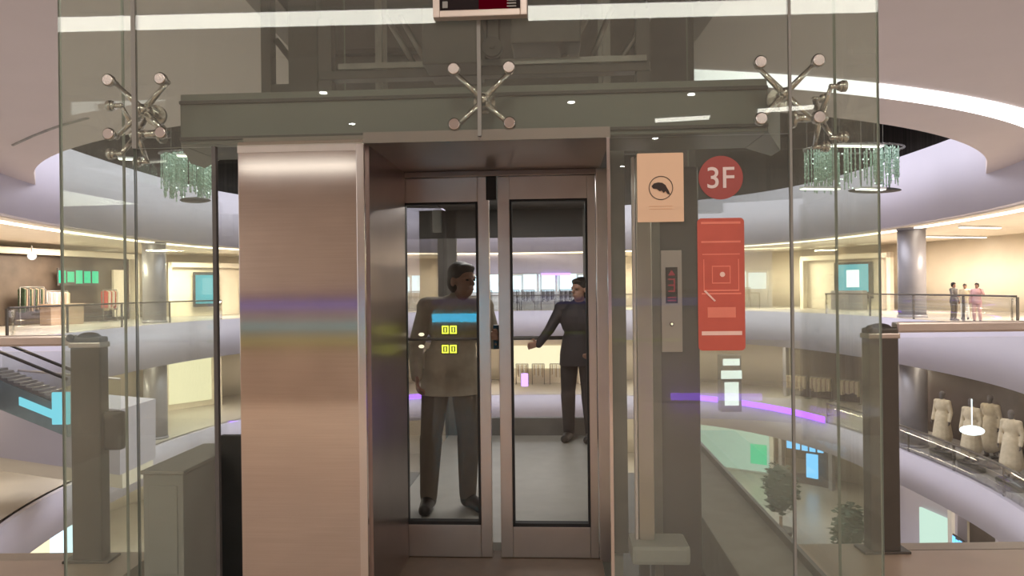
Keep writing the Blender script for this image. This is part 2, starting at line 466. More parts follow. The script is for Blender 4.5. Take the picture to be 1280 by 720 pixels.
# bead chandeliers hanging in the atrium
def chandelier(px0, px1, py0, py1, d, label):
    a, b = at(px0, py0, d), at(px1, py0, d); zb = at((px0+px1)/2, py1, d).z
    c = (a+b)/2; w = (b-a).length/2; zt = c.z
    t = thing('bead_chandelier', label, 'chandelier', (c.x, c.y, zb))
    mb = MB()
    N = 40
    for k in range(N):
        an = 2*PI*k/N; pr = None
        mb.cyl((c.x+w*math.cos(an), c.y+w*.6*math.sin(an), zt), (c.x+w*math.cos(an+2*PI/N), c.y+w*.6*math.sin(an+2*PI/N), zt), .04, n=6)
    mb.build('top_ring', M['machine_light'], t)
    for sx in (-.6, .6):
        mb = MB(); mb.cyl((c.x+sx*w, c.y, zt), (c.x+sx*w, c.y, 12), .015, n=6); mb.build('hanger', M['machine_light'], t)
    mb = MB()
    for k in range(110):
        an = random.uniform(0, 2*PI); rr = math.sqrt(random.uniform(.25, 1))
        x, y = c.x+w*rr*math.cos(an), c.y+w*.6*rr*math.sin(an)
        ln = (zt-zb)*random.uniform(.65, 1)
        mb.cyl((x, y, zt), (x, y, zt-ln), .02, n=5)
        z = zt-.1
        while z > zt-ln:
            mb.ball((x, y, z), .045, n=6); z -= random.uniform(.16, .3)
    o = mb.build('bead_strands', M['crystal'], t); o['kind'] = 'stuff'
    mb = MB()
    for k in range(40):
        an = random.uniform(0, 2*PI); rr = math.sqrt(random.uniform(.2, 1))
        mb.ball((c.x+w*rr*math.cos(an), c.y+w*.6*rr*math.sin(an), random.uniform(zb+.1, zt)), .035, n=6)
    o = mb.build('twinkle_lights', M['e_white'], t); o['kind'] = 'stuff'
    mb = MB(); mb.ball((c.x+w*.35, c.y-.3, zb+.02), .1, (w*5.5, 4, 1.2)); mb.build('lower_plate', M['dark'], t)
chandelier(200, 270, 192, 252, 32, 'pale green bead chandelier hanging left of the steel lift panel')
chandelier(1006, 1128, 186, 240, 31, 'pale green bead chandelier hanging near the right glass edge')

# ------------------------------------------------------------------ shops
def shop_frame(pxc, z, r=AR+6.6):
    p = ringpt(pxc, r); ang = math.atan2(p.y-AC[1], p.x-AC[0])
    # local x along the front (to the right seen from the atrium), y outward
    return Matrix.Translation((p.x, p.y, z)) @ Matrix.Rotation(ang-PI/2, 4, 'Z'), ang-PI/2
def px_to_local(Mx, px):
    """local x on the shop front plane met by the sight line of a pixel column"""
    d = ray(px, 362); Mi = Mx.inverted(); o = Mi @ CAM; dd = Mi.to_3x3() @ d
    t = -o.y/dd.y; return (o + dd*t).x
def shop(px0, px1, z, h, label, wall, rr=6.6, floor_m=None, depth=4.0, frame='cream', sign=None, cat='shop', lightcol=None, lpow=0, back=None):
    Mx, ang = shop_frame((px0+px1)/2, z, AR+rr)
    x0, x1 = px_to_local(Mx, px0), px_to_local(Mx, px1)
    t = thing('shop', label, cat, Mx @ Vector((0, 0, 0)), ang)
    mb = MB()
    mb.box((x0-.25, -.35, 0), (x0, .05, h+.3), Mx); mb.box((x1, -.35, 0), (x1+.25, .05, h+.3), Mx); mb.box((x0-.25, -.35, h), (x1+.25, .05, h+.3), Mx)
    mb.build('portal', M[frame], t)
    mb = MB(); mb.box((x0, .15, .01), (x1, .22, h), Mx); mb.build('back_wall', back or M[wall], t)
    return t, Mx, x0, x1
def signboard(t, Mx, x0, x1, z0, z1, m, n=6, y=-.42):
    mb = MB(); mb.box((x0, y, z0), (x1, y+.06, z1), Mx, .01); s = mb.build('sign_board', M['dark'], t)
    mb = MB(); w = (x1-x0)/n
    for i in range(n):
        hh = (z1-z0)*random.uniform(.6, .85); zc_ = (z0+z1)/2
        mb.box((x0+w*(i+.12), y-.03, zc_-hh/2), (x0+w*(i+.88), y, zc_+hh/2), Mx, .005)
    mb.build('sign_light', m, s)
def zl(px, py, r=AR+6.6):
    p = ringpt(px, r); return EYE + ray(px, py).z*p.y

# left, lift floor: dark fashion shop with the green sign
t, Mx, x0, x1 = shop(-20, 164, 0, 3.55, 'dark brown shop with a green lit sign far left of the lift', 'brown', frame='cream')
signboard(t, Mx, px_to_local(Mx, 64), px_to_local(Mx, 116), zl(90, 357), zl(90, 336), M['e_green'], 5)
mb = MB(); xx = px_to_local(Mx, 141); mb.box((xx-.02, -.1, .2), (xx+.85, .05, 2.9), Mx); mb.build('lit_panel', M['cream'], t)
def shop_item(kind, Mx, x, w, z0, h, mat, label, y=-.5):
    base = Mx @ Vector((x, y, z0))
    if kind == 'clothes_rail':
        t = thing('clothes_rail', label, 'clothes rack', base)
        mb = MB()
        for s in (-1, 1): mb.cyl(Mx @ Vector((x+s*w/2, y, z0)), Mx @ Vector((x+s*w/2, y, z0+h)), .03, n=8); mb.cyl(Mx @ Vector((x+s*w/2, y-.25, z0+.03)), Mx @ Vector((x+s*w/2, y+.25, z0+.03)), .03, n=8)
        mb.cyl(Mx @ Vector((x-w/2, y, z0+h)), Mx @ Vector((x+w/2, y, z0+h)), .03, n=8); mb.build('rack_frame', M['machine_light'], t)
        n = int(w/.11)
        for i in range(n):
            xx = x-w/2+.1+(w-.2)*i/max(1, n-1); l = h*random.uniform(.5, .68)
            mb = MB(); mb.prism([(-.22, h-.12), (-.06, h-.05), (.06, h-.05), (.22, h-.12), (.2, h-l), (-.2, h-l)], -.025, .025, lambda a, b, d, xx=xx: Mx @ Vector((xx+d, y+a, z0+b)))
            mb.build('garment', M[mat[i % len(mat)]], t)
    else:
        t = thing('display_table', label, 'table', base)
        mb = MB(); mb.box((x-w/2, y-.4, z0+h-.06), (x+w/2, y+.4, z0+h), Mx, .01); mb.build('tabletop', M[mat[0]], t)
        mb = MB(); mb.box((x-w/2+.08, y-.33, z0), (x+w/2-.08, y+.33, z0+h-.06), Mx); mb.build('base', M[mat[1]], t)
xl = lambda px: px_to_local(Mx, px)
shop_item('clothes_rail', Mx, xl(30), 1.4, 0, 1.9, ['green', 'wood', 'greycloth'], 'clothes rail with green and tan garments at the far left shop')
shop_item('clothes_rail', Mx, xl(62), 1.3, 0, 1.7, ['plastic_white', 'creamcloth', 'pink'], 'clothes rail of white garments under the green sign')
shop_item('clothes_rail', Mx, xl(128), 1.0, 0, 1.75, ['redcloth', 'creamcloth', 'plastic_white'], 'clothes rail with red and cream garments right of the green sign')
shop_item('table', Mx, xl(45), 2.2, 0, 1.05, ['wood', 'wood'], 'tan display table at the front of the far left shop', -1.6)
def spot(px, py, d, label):
    p = at(px, py, d); t = thing('spotlight', label, 'lamp', p)
    ax = (CAM-p).normalized()
    mb = MB(); mb.cyl(p+ax*.02, p-ax*.35, .2, .16, n=16); mb.cyl(p-ax*.25, p-ax*.25+Vector((0, 0, .5)), .03, n=8); mb.build('housing', M['plastic_white'], t)
    mb = MB(); mb.cyl(p+ax*.02, p+ax*.05, .17, n=16); mb.build('lens', M['e_white'], t)
spot(40, 320, 36, 'round white spotlight above the far left shop')

# left, lift floor: cream shop with a cyan screen
t, Mx, x0, x1 = shop(212, 300, 0, 3.2, 'cream shop with a cyan display panel left of the steel panel', 'cream', frame='cream')
mb = MB(); mb.box((xl(240), -.25, .6), (xl(272), -.1, 2.9), Mx, .03); s = mb.build('screen_case', M['dark'], t)
mb = MB(); mb.box((xl(242), -.28, .8), (xl(270), -.25, 2.7), Mx); mb.build('screen', M['e_screen'], s)
# far centre, lift floor: bright cool shop seen through the doors
t, Mx, x0, x1 = shop(490, 745, 0, 2.62, 'bright bluish white shop front across the atrium seen through the doors', 'white', 1.6, frame='white')
mb = MB(); mb.box((x0-.25, -.5, 2.66), (x1+.25, -.36, 4.05), Mx, .02); mb.build('fascia_board', M['fascia'], t)
for i in range(11):
    w = (x1-x0)/11; xa = x0+w*i
    mb = MB(); mb.box((xa+.08, .06, 1.35), (xa+w-.08, .15, 2.5+.1*(i % 2)), Mx, .02); mb.build('light_panel', M['e_shopblue'], t)
for px in (672, 695):
    mb = MB(); mb.cyl(Mx @ Vector((xl(px), -.25, 0)), Mx @ Vector((xl(px), -.25, 2.6)), .09, n=10); mb.build('pillar', M['plastic_white'], t)
mb = MB(); mb.box((xl(676), -.62, 2.5), (xl(712), -.5, 2.66), Mx); mb.build('sign_light', M['e_mag'], t)
for i, px in enumerate((640, 659, 683.5, 706, 606, 520)):
    shop_item('clothes_rail', Mx, xl(px), .98, 0, 1.45, ['jacket', 'greycloth', 'column'], ['dark clothes rail at the left edge of the right door glass, across the atrium', 'second dark clothes rail across the atrium, between the white pillar and the door edge', 'dark clothes rail between the two slim white pillars across the atrium', 'dark clothes rail right of the two slim white pillars', 'dark clothes rail across the atrium behind the gap between the doors', 'dark clothes rail across the atrium behind the left door glass'][i], -.62)
# right, lift floor: cyan screen shop
t, Mx, x0, x1 = shop(1008, 1112, 0, 3.2, 'cream shop with a bright cyan screen near the right glass edge', 'cream', frame='cream')
mb = MB(); mb.box((xl(1046), -.3, .7), (xl(1094), -.15, 3.0), Mx, .03); s = mb.build('screen_case', M['dark'], t)
mb = MB(); mb.box((xl(1050), -.33, 1.1), (xl(1089), -.3, 2.85), Mx); mb.build('screen', M['e_screen'], s)
mb = MB(); mb.box((xl(1062), -.35, 1.4), (xl(1078), -.33, 2.5), Mx, .01); mb.build('picture', M['e_white'], s)
mb = MB(); mb.box((xl(1052), -1.2, 0), (xl(1092), -.7, 1.2), Mx, .03); tag(mb.build('service_counter', M['column']), 'dark grey counter below the cyan screen', 'counter')
# lower floor, left
t, Mx, x0, x1 = shop(205, 268, -6, 3.5, 'brightly lit cream shop one floor down, left of the steel panel', 'cream', frame='cream')
mb = MB(); mb.box((x0+.3, -.02, .4), (x1-.3, .1, 3.2), Mx); mb.build('light_panel', M['e_warm'], t)
# lower floor centre
t, Mx, x0, x1 = shop(632, 722, -6, 3.2, 'warm lit shop one floor down seen through the right door', 'cream', frame='cream')
mb = MB(); mb.box((x0+.3, -.02, 1.2), (x1-.3, .1, 3.0), Mx); mb.build('light_panel', M['e_warm'], t)
for i, px in enumerate((652, 672, 694)):
    shop_item('clothes_rail', Mx, xl(px), .95, 0, 1.6, ['creamcloth', 'wood', 'plastic_white'], ['tan clothes rail one floor down at the left of the right door glass', 'tan clothes rail one floor down in the middle of the right door glass', 'tan clothes rail one floor down beside the dark clothed person'][i])
mb = MB(); p = Mx @ Vector((xl(661), -5.6, .5)); mb.cyl(p, p+Vector((0, 0, .9)), .25, n=12); tag(mb.build('light_pillar', M['e_mag']), 'small violet lit pillar one floor down behind the right door', 'light')
# lower floor right: white tower display
p = at(912, 498, 46)
t = thing('display_tower', 'white lit display tower with panels standing below the red poster', 'display stand', (p.x, p.y, -6))
mb = MB(); mb.box((p.x-.62, p.y-.4, -6), (p.x+.62, p.y+.4, -2.6), None, .05); mb.build('tower_body', M['machine'], t)
for z0, z1, w in ((-3.2, -2.8, .5), (-4.0, -3.5, .62), (-5.6, -4.2, .42)):
    mb = MB(); mb.box((p.x-w, p.y-.48, z0), (p.x+w, p.y-.4, z1), None, .02); mb.build('lit_panel', M['e_white'], t)
mb = MB(); mb.arc(AR-.06, AR, -6.0, -5.65, R_(24), R_(62), AC[0], AC[1], 30)
tag(mb.build('light_strip', M['e_purple']), 'purple light strip along the slab edge one floor down', 'light')
t, Mx, x0, x1 = shop(985, 1098, -6, 3.3, 'brown shop one floor down behind the right glass edge', 'brown', frame='column')
for i, px in enumerate((1000, 1030, 1065)):
    shop_item('clothes_rail', Mx, xl(px), 1.5, 0, 1.5, ['creamcloth', 'wood', 'creamcloth'], ['leftmost cream clothes rail one floor down behind the right glass', 'middle cream clothes rail one floor down behind the right glass', 'cream clothes rail one floor down beside the right post'][i])
# lower floor right: mannequin shop (wide, dark)
def ring_shop_wall(a0, a1, r, z0, z1, m, name, label):
    mb = MB(); mb.arc(r, r+.2, z0, z1, a0, a1, AC[0], AC[1], 30); return tag(mb.build(name, m), label, 'shop')
ring_shop_wall(R_(-37), R_(14), AR+3.9, -6, -2.05, M['brown'], 'shop_wall', 'dark brown shop interior wall behind the mannequins')
# ground floor
t, Mx, x0, x1 = shop(-30, 92, -12, 3.85, 'cream lit shop two floors down at the far left', 'cream', 1.5, frame='cream')
for k in range(3):
    mb = MB(); w = (x1-x0)/3; mb.box((x0+w*k+.25, -.02, .3), (x0+w*(k+1)-.15, .1, 3.7), Mx); mb.build('light_panel', M['e_shopblue' if k == 2 else 'e_warm'], t)
t, Mx, x0, x1 = shop(868, 962, -12, 3.85, 'mint and white lit shop on the ground floor right of the lift', 'white', frame='white')
mb = MB(); mb.box((x0+.2, -.02, .2), (x1-.2, .1, 3.7), Mx); mb.build('light_panel', M['e_mint'], t)
mb = MB(); mb.box((xl(938), -.4, .8), (xl(958), -.3, 2.2), Mx); mb.build('green_panel', M['e_green'], t)
t, Mx, x0, x1 = shop(978, 1036, -12, 3.85, 'ground floor shop with a slanting light blue sign', 'brown', frame='column')
signboard(t, Mx, xl(984), xl(1032), 2.35, 3.0, M['e_blue'], 5)
mb = MB(); mb.box((xl(1008), -.3, .6), (xl(1022), -.2, 2.2), Mx); mb.build('banner', M['e_blue'], t)
t, Mx, x0, x1 = shop(1118, 1190, -12, 3.85, 'pale green lit ground floor shop at the far right', 'fascia', 2.2, frame='white')
mb = MB(); mb.box((xl(1146), -.02, .5), (xl(1184), .1, 2.7), Mx, .03); mb.build('light_panel', M['e_mint'], t)
t, Mx, x0, x1 = shop(1204, 1252, -12, 3.85, 'ground floor shop with a bright blue sign above the right landing floor', 'brown', 2.2, frame='fascia')
signboard(t, Mx, xl(1205), xl(1232), 1.75, 2.5, M['e_blue'], 6, -.6)

# escalator at the far left, with a lit cyan skirt
p0, p1 = at(-10, 462, 24), at(96, 505, 24)
t = thing('escalator', 'teal grey escalator with a cyan lit end sloping down at the far left', 'escalator', (p1.x, p1.y, p1.z-1))
dv = (p1-p0); hor = Vector((dv.x, dv.y, 0)).normalized()
mb = MB(); mb.prism([(0, -.9), (1, -.9), (1, 0), (0, 0)], -.5, .5, lambda a, b, d: p0+dv*a+Vector((0, d, b-.05))); mb.build('truss', M['teal'], t)
for s in (-.5, .5):
    mb = MB(); mb.prism([(0, 0), (1, 0), (1, .8), (0, .8)], s-.01, s+.01, lambda a, b, d: p0+dv*a+Vector((0, d, b))); mb.build('balustrade_glass', M['g_clear'], t)
    mb = MB(); mb.tube([p0+Vector((0, s, .84)), p1+Vector((0, s, .84))], .05); mb.build('handrail', M['gasket'], t)
mb = MB()
for i in range(14):
    q = p0+dv*((i+.5)/14); mb.box((q.x-.12, q.y-.45, q.z-.05), (q.x+.12, q.y+.45, q.z+.06))
mb.build('steps', M['machine_light'], t)
mb = MB(); mb.box((p1.x-.45, p1.y-.58, p1.z-.55), (p1.x+.1, p1.y-.5, p1.z+.45), None, .03); mb.build('lit_sign', M['e_screen'], t)
mb = MB(); mb.prism([(.45, -.25), (.9, -.25), (.9, 0), (.45, 0)], -.56, -.5, lambda a, b, d: p0+dv*a+Vector((0, d, b-.3))); mb.build('light_strip', M['e_screen'], t)

# footbridge crossing the left side of the void
d0 = 26.0
a_, b_ = at(-80, 492, d0), at(150, 512, d0); c_ = at(-80, 560, d0); e_ = at(150, 594, d0)
t = thing('footbridge', 'pale lavender footbridge side with a warm lower edge at the far left, below the escalator', 'bridge', ((a_.x+b_.x)/2, d0, e_.z))
mb = MB(); mb.prism([(a_.x, a_.z), (b_.x, b_.z), (e_.x, e_.z), (c_.x, c_.z)], d0, d0+2.6, lambda a, b, d: Vector((a, d, b))); mb.build('deck_box', M['fascia'], t)
mb = MB(); mb.prism([(c_.x, c_.z+.06), (e_.x, e_.z+.06), (e_.x, e_.z-.5), (c_.x, c_.z-.5)], d0+.15, d0+2.4, lambda a, b, d: Vector((a, d, b))); mb.build('lower_trim', M['cream'], t)
mb = MB(); mb.prism([(a_.x, a_.z-.02), (b_.x, b_.z-.02), (b_.x, b_.z+1.0), (a_.x, a_.z+1.0)], d0+.05, d0+.07, lambda a, b, d: Vector((a, d, b))); mb.build('balustrade_glass', M['g_clear'], t)
mb = MB(); mb.tube([Vector((a_.x, d0+.06, a_.z+1.03)), Vector((b_.x, d0+.06, b_.z+1.03))], .04); mb.build('handrail', M['rail'], t)

# topiary planters on the ground floor
def planter(px, py, d, h, w, label):
    p = at(px, py, d); t = thing('planter', label, 'plant', (p.x, p.y, -12))
    mb = MB(); mb.cyl((p.x, p.y, -12), (p.x, p.y, -11.3), .45, .6, 20); mb.cyl((p.x, p.y, -11.35), (p.x, p.y, -11.25), .66, .66, 20); mb.build('pot', M['machine'], t)
    mb = MB(); mb.cyl((p.x, p.y, -11.3), (p.x, p.y, -10.6), .09, n=10); mb.build('stem', M['wood'], t)
    mb = MB()
    for k in range(260):
        a, b = random.uniform(0, 2*PI), math.acos(random.uniform(-1, 1)); r = random.uniform(.75, 1)
        c = Vector((p.x+w*r*math.sin(b)*math.cos(a), p.y+w*r*math.sin(b)*math.sin(a), -10.6+h/2+h/2*r*math.cos(b)))
        q = Matrix.Rotation(random.uniform(0, 6), 3, 'Z') @ Matrix.Rotation(random.uniform(0, 3), 3, 'X')
        mb.prism([(-.18, 0), (0, .08), (.2, 0), (0, -.08)], -.006, .006, lambda x, y, z: c + q @ Vector((x, y, z)))
    mb.ball((p.x, p.y, -10.6+h/2), 1, (w*.78, w*.78, h*.4)); mb.build('foliage', M['green'], t)
planter(976, 640, 40, 3.0, .95, 'dark rounded potted tree on the ground floor right of the lift')
planter(1062, 690, 34, 2.4, .8, 'dark potted bush on the ground floor beside the right post')

# ------------------------------------------------------------------ people
def person(name, base, rz, H, pose, cols, voxel, label, cat='person', phone=False, coat=False, face=True, group=None):
    t = thing(name, label, cat, base, rz, group)
    Mx = Matrix.Translation(base) @ Matrix.Rotation(rz, 4, 'Z') @ Matrix.Scale(H/1.7, 4)
    k = H/1.7
    W = lambda p: Mx @ Vector(p)
    J = dict(pelvis=(0, 0, .93), waist=(0, 0, 1.06), chest=(0, 0, 1.27), neck=(0, .01, 1.44), head=(0, -.01, 1.585),
             shL=(.185, .01, 1.385), shR=(-.185, .01, 1.385), elL=(.25, .02, 1.10), elR=(-.25, .02, 1.10), wrL=(.26, -.06, .86), wrR=(-.26, -.06, .86),
             hipL=(.095, 0, .90), hipR=(-.095, 0, .90), knL=(.11, -.02, .49), knR=(-.11, -.02, .49), anL=(.12, .03, .085), anR=(-.12, .03, .085))
    J.update(pose.get('j', {}))
    J = {a: Vector(b) for a, b in J.items()}
    def caps(mb, a, b, r0, r1, g=0.): mb.cap(W(a), W(b), (r0+g)*k, (r1+g)*k)
    def ell(mb, c, s, rot=None):
        R3 = Mx.to_3x3() if rot is None else Mx.to_3x3() @ rot
        mb.ball(W(c), 1, s, R3, 18)
    def torso(mb, g):
        ell(mb, J['pelvis'], (.165+g, .115+g, .13+g)); ell(mb, J['waist'], (.145+g, .105+g, .16+g)); ell(mb, J['chest'], (.178+g, .118+g, .20+g))
        caps(mb, J['shL'], J['shR'], .062, .062, g)
    def legs(mb, g):
        for s in 'LR':
            caps(mb, J['hip'+s], J['kn'+s], .088, .058, g); caps(mb, J['kn'+s], J['an'+s], .056, .037, g*1.4)
    def arms(mb, g, hand_end=False):
        for s in 'LR':
            caps(mb, J['sh'+s], J['el'+s], .052, .04, g); caps(mb, J['el'+s], J['wr'+s], .039, .027, g)
    hr = Matrix.Rotation(pose.get('turn', 0), 3, 'Z')
    def hd(p): return J['head'] + hr @ Vector(p)
    mb = MB()
    torso(mb, 0); legs(mb, 0); arms(mb, 0)
    caps(mb, J['neck']-Vector((0, 0, .05)), J['head']-Vector((0, -.01, .05)), .058, .05)
    ell(mb, hd((0, .012, .03)), (.074, .094, .088), hr); ell(mb, hd((0, -.022, -.045)), (.056, .062, .07), hr)
    if face:
        caps(mb, hd((0, -.086, .012)), hd((0, -.105, -.022)), .009, .014)
        for s in (-1, 1):
            ell(mb, hd((s*.078, .015, -.005)), (.012, .022, .034), hr)
            caps(mb, hd((s*.045, -.072, .022)), hd((s*.015, -.083, .022)), .01, .01)
        caps(mb, hd((-.02, -.078, -.058)), hd((.02, -.078, -.058)), .009, .009)
    for s in 'LR':
        an = J['an'+s]; toe = Vector(pose.get('toe'+s, (0, -.17, -.05))); caps(mb, an, an+toe*.2+Vector((0, .04, -.02)), .036, .036); caps(mb, an+Vector((0, .03, -.045)), an+toe, .038, .03)
        # hand
        w = J['wr'+s]; d = (w-J['el'+s]).normalized()
        d = Vector(pose.get('hand'+s, d)).normalized()
        side = Vector((-1 if s == 'L' else 1, 0, 0)); side = (side - d*side.dot(d))
        if side.length < .2: side = Vector((0, -1, 0)) - d*(-d.y)
        nrm = side.normalized(); across = d.cross(nrm)
        if across.y > 0: across = -across
        pc = w + d*.05
        for q in (-.026, -.009, .009, .026): caps(mb, w+across*q*.5, w+d*.085+across*q, .014, .012)
        for i, q in enumerate((-.030, -.010, .010, .029)):
            ln = (.052, .068, .074, .066)[i]; b0 = w+d*.085+across*q
            b1 = b0 + (d*.9+nrm*.35).normalized()*ln*.55; b2 = b1+(d*.5+nrm*.8).normalized()*ln*.5
            caps(mb, b0, b1, .0095, .009); caps(mb, b1, b2, .009, .0075)
        th = w+d*.03+across*.028; caps(mb, th, th+(across*.8+d*.6).normalized()*.04, .012, .01); q = th+(across*.8+d*.6).normalized()*.04; caps(mb, q, q+(d+nrm*.3).normalized()*.032, .01, .008)
    mb.build('body', M[cols.get('skin', 'skin')], t, remesh=voxel*k)
    # clothes
    mb = MB(); g = .014
    
    hx = (J['hipL'].x+J['hipR'].x)/2; hw = .152 if abs(J['hipR'].x+.095) < .002 else .160
    for d0_, d1_, f0, f1 in ((.79, .93, 1.22, 1.17), (.93, 1.10, 1.17, .98)):
        mb.prism([(math.cos(2*PI*q/28), math.sin(2*PI*q/28)) for q in range(28)], d0_, d1_,
                 lambda a, b, d: W((hx+a*(hw+.014)*(f0+(f1-f0)*(d-d0_)/(d1_-d0_)), J['pelvis'].y+b*(.112+.014)*(f0+(f1-f0)*(d-d0_)/(d1_-d0_)), d)))
    ell(mb, J['waist'], (.152+g, .11+g, .17+g)); ell(mb, J['chest'], (.178+g, .118+g, .195+g)); caps(mb, J['shL'], J['shR'], .062, .062, g); arms(mb, g)
    caps(mb, J['neck']-Vector((0, 0, .05)), J['neck']+Vector((0, 0, .0)), .085, .066)
    if coat:
        caps(mb, J['pelvis'], Vector((J['pelvis'].x, 0, .40)), .19, .27)
    mb.build('shirt' if not coat else 'coat', M[cols['top']], t, remesh=max(voxel, .008)*k)
    mb = MB(); ell(mb, J['pelvis']-Vector((0, 0, .02)), (.165+.012, .118+.01, .125)); legs(mb, .016)
    mb.build('trousers', M[cols['legs']], t, remesh=max(voxel, .008)*k)
    for s in 'LR':
        mb = MB(); an = J['an'+s]; toe = Vector(pose.get('toe'+s, (0, -.17, -.05)))
        caps(mb, an+Vector((0, .03, -.03)), an+toe+Vector((0, 0, .002)), .052, .042); caps(mb, an+Vector((0, .0, .06)), an-Vector((0, 0, .03)), .058, .055)
        zmin = W((0, 0, 0)).z
        for v in mb.bm.verts: v.co.z = max(v.co.z, zmin+.002)
        mb.build('shoe', M[cols.get('shoe', 'shoe')], t, remesh=max(voxel, .008)*k)
    if cols.get('hair'):
        mb = MB(); ell(mb, hd((0, .028, .052)), (.088, .102, .086), hr); ell(mb, hd((0, .055, -.005)), (.084, .066, .09), hr); ell(mb, hd((0, -.035, .085)), (.066, .05, .036), hr)
        mb.build('hair', M[cols['hair']], t, remesh=max(voxel, .008)*k)
    if face and voxel < .012:
        for s in (-1, 1):
            mb = MB(); ell(mb, hd((s*.03, -.079, .006)), (.013, .008, .007), hr); mb.build('eye', M['gasket'], t)
        mb = MB(); ell(mb, hd((0, -.086, -.057)), (.024, .006, .007), hr); mb.build('lips', M['skin'], t)
    return t, W, J
# man in the car, turned to the right, hand forward at the bar
pl = at(563, 362, 5.05); pl.z = .05
manpose = dict(j=dict(head=(.085, -.05, 1.565), neck=(.05, -.01, 1.44), chest=(.03, 0, 1.27), waist=(.01, 0, 1.07), shL=(.225, -.02, 1.385), shR=(-.16, .01, 1.385),
                      elL=(.29, -.12, 1.15), wrL=(.275, -.30, 1.20), elR=(-.245, .03, 1.11), wrR=(-.235, -.13, .93),
                      hipL=(.09, 0, .90), hipR=(-.10, 0, .90), knL=(.11, -.03, .49), knR=(-.145, -.02, .49), anL=(.105, .02, .085), anR=(-.165, .02, .085)),
               turn=.65, toeL=(.08, -.16, -.05), toeR=(-.03, -.17, -.05), handL=(.05, -1, .15))
t, W, J = person('person', pl, .12, 1.64, manpose, dict(top='shirt', legs='trousers', hair='hair'), .0065,
       'person in a taupe shirt, dark trousers and black shoes standing behind the left lift door')
q = W((.295, -.39, 1.20))
mb = MB(); Mq = Matrix.Translation(q) @ Matrix.Rotation(-.1, 4, 'Z'); mb.box((-.038, -.004, -.075), (.038, .005, .075), Mq, .004); mb.box((-.03, .004, .03), (-.008, .008, .06), Mq, .002)
tag(mb.build('mobile_phone', M['phone']), 'black mobile phone held by the person in the taupe shirt', 'phone')
# person in black at the back right of the car, arm out to the rail
pr = at(722, 362, 7.25); pr.z = .05
rpose = dict(j=dict(elR=(-.30, -.18, 1.16), wrR=(-.33, -.22, 1.02), elL=(.25, -.02, 1.10), wrL=(.20, -.18, .98), head=(.03, -.03, 1.58)), turn=-.5, handR=(-.7, -.6, -.1))
rpose['j']['elR'] = (-.28, -.10, 1.17); rpose['j']['wrR'] = (-.37, -.2, 1.02)
person('person', pr, -.35, 1.55, rpose, dict(top='jacket', legs='darkjean', hair='hair'), .0075,
       'person in black clothes at the back right of the lift, arm reaching left')
# shoppers at the far right balustrade
def onring(px, r, z): p = ringpt(px, r); return Vector((p.x, p.y, z))
person('person', onring(1192, AR+.75, 0), .5, 1.58, dict(j=dict(elR=(-.3, -.1, 1.15), wrR=(-.3, -.3, 1.1))), dict(top='greycloth', legs='trousers', hair='hair'), .02, 'person in dark grey at the far balustrade right of the lift', face=False)
person('person', onring(1206, AR+1.7, 0), -.6, 1.52, dict(), dict(top='creamcloth', legs='plastic_white', hair='hair'), .02, 'person in pale cream clothes between two others at the far balustrade', face=False)
person('person', onring(1221, AR+.75, 0), -.9, 1.55, dict(j=dict(elL=(.3, -.1, 1.2), wrL=(.26, -.25, 1.38))), dict(top='pink', legs='pink', hair='hair'), .02, 'person in pink at the far balustrade, arm raised', face=False)
# mannequins on plinths in the lower right shop
for i, (px, r, h, topm, lab) in enumerate(((1176, AR+.9, 2.55, 'creamcloth', 'mannequin in a cream coat beside the column, one floor down'), (1212, AR+.9, 2.55, 'creamcloth', 'mannequin in a cream coat second from the column, one floor down'),
                        (1236, AR+2.0, 2.6, 'creamcloth', 'mannequin in a cream coat standing behind the others, one floor down'), (1262, AR+.9, 2.55, 'creamcloth', 'mannequin in a cream coat at the right edge, one floor down'))):
    p = onring(px, r, -6)
    mb = MB(); mb.cyl((p.x, p.y, -6), (p.x, p.y, -5.65), .5, n=24); mb.cyl((p.x, p.y, -5.67), (p.x, p.y, -5.63), .52, n=24)
    tag(mb.build('plinth', M['machine']), 'low round dark plinth under the ' + lab.replace(', one floor down', ''), 'plinth')
    person('mannequin', p+Vector((0, 0, .37)), -1.1, h, dict(), dict(skin='greycloth', top=topm, legs='greycloth', hair=None), .02, lab, 'mannequin', face=False, coat=True)
p = at(1215, 538, 24.5)
mb = MB(); mb.ball(p, .36, (1, 1, .42)); mb.cyl(p+Vector((0, 0, .1)), Vector((p.x, p.y, -2.2)), .02, n=6)
tag(mb.build('pendant_lamp', M['e_white']), 'small white oval pendant lamp above the cream mannequins', 'lamp')

# ------------------------------------------------------------------ the lift: glass enclosure
ZT = 5.2                                       # glass runs up into the ceiling opening
VB = 4.75
uP0, uP1 = U(271, 0), U(762, 0)                # opening of the portal in the front glass
uS1, uS2, uS3 = U(171, 0), U(602, 0), U(990, 0)
zP = Z(176, 0)                                 # underside of the header
def pane(u0, u1, z0, z1, label, v=0., m='g_front', edges=True):
    t = lthing('glass_sheet', label, 'glass pane', (u0+u1)/2, v, z0)
    mb = MB(); g = .004
    fs = lbox(mb, u0+g, u1-g, v-.006, v+.006, z0, z1)
    for f in mb.bm.faces:
        n = f.normal.copy(); f.normal_update()
        if abs(f.normal.dot(LN)) < .7: f.material_index = 1
    mb.build('glass', [M[m], M['g_edge']], t)
    return t
def seal(t, u, z0, z1, w=.007):
    mb = MB(); lbox(mb, u-w, u+w, -.009, .009, z0, z1); mb.build('seal_strip', M['seal'], t)
pane(UL, uS1, 0.02, ZT, 'narrow outer pane at the left corner of the lift front')
g2 = pane(uS1, uP0, 0.02, zP, 'tall narrow pane between the left corner pane and the steel panel'); None
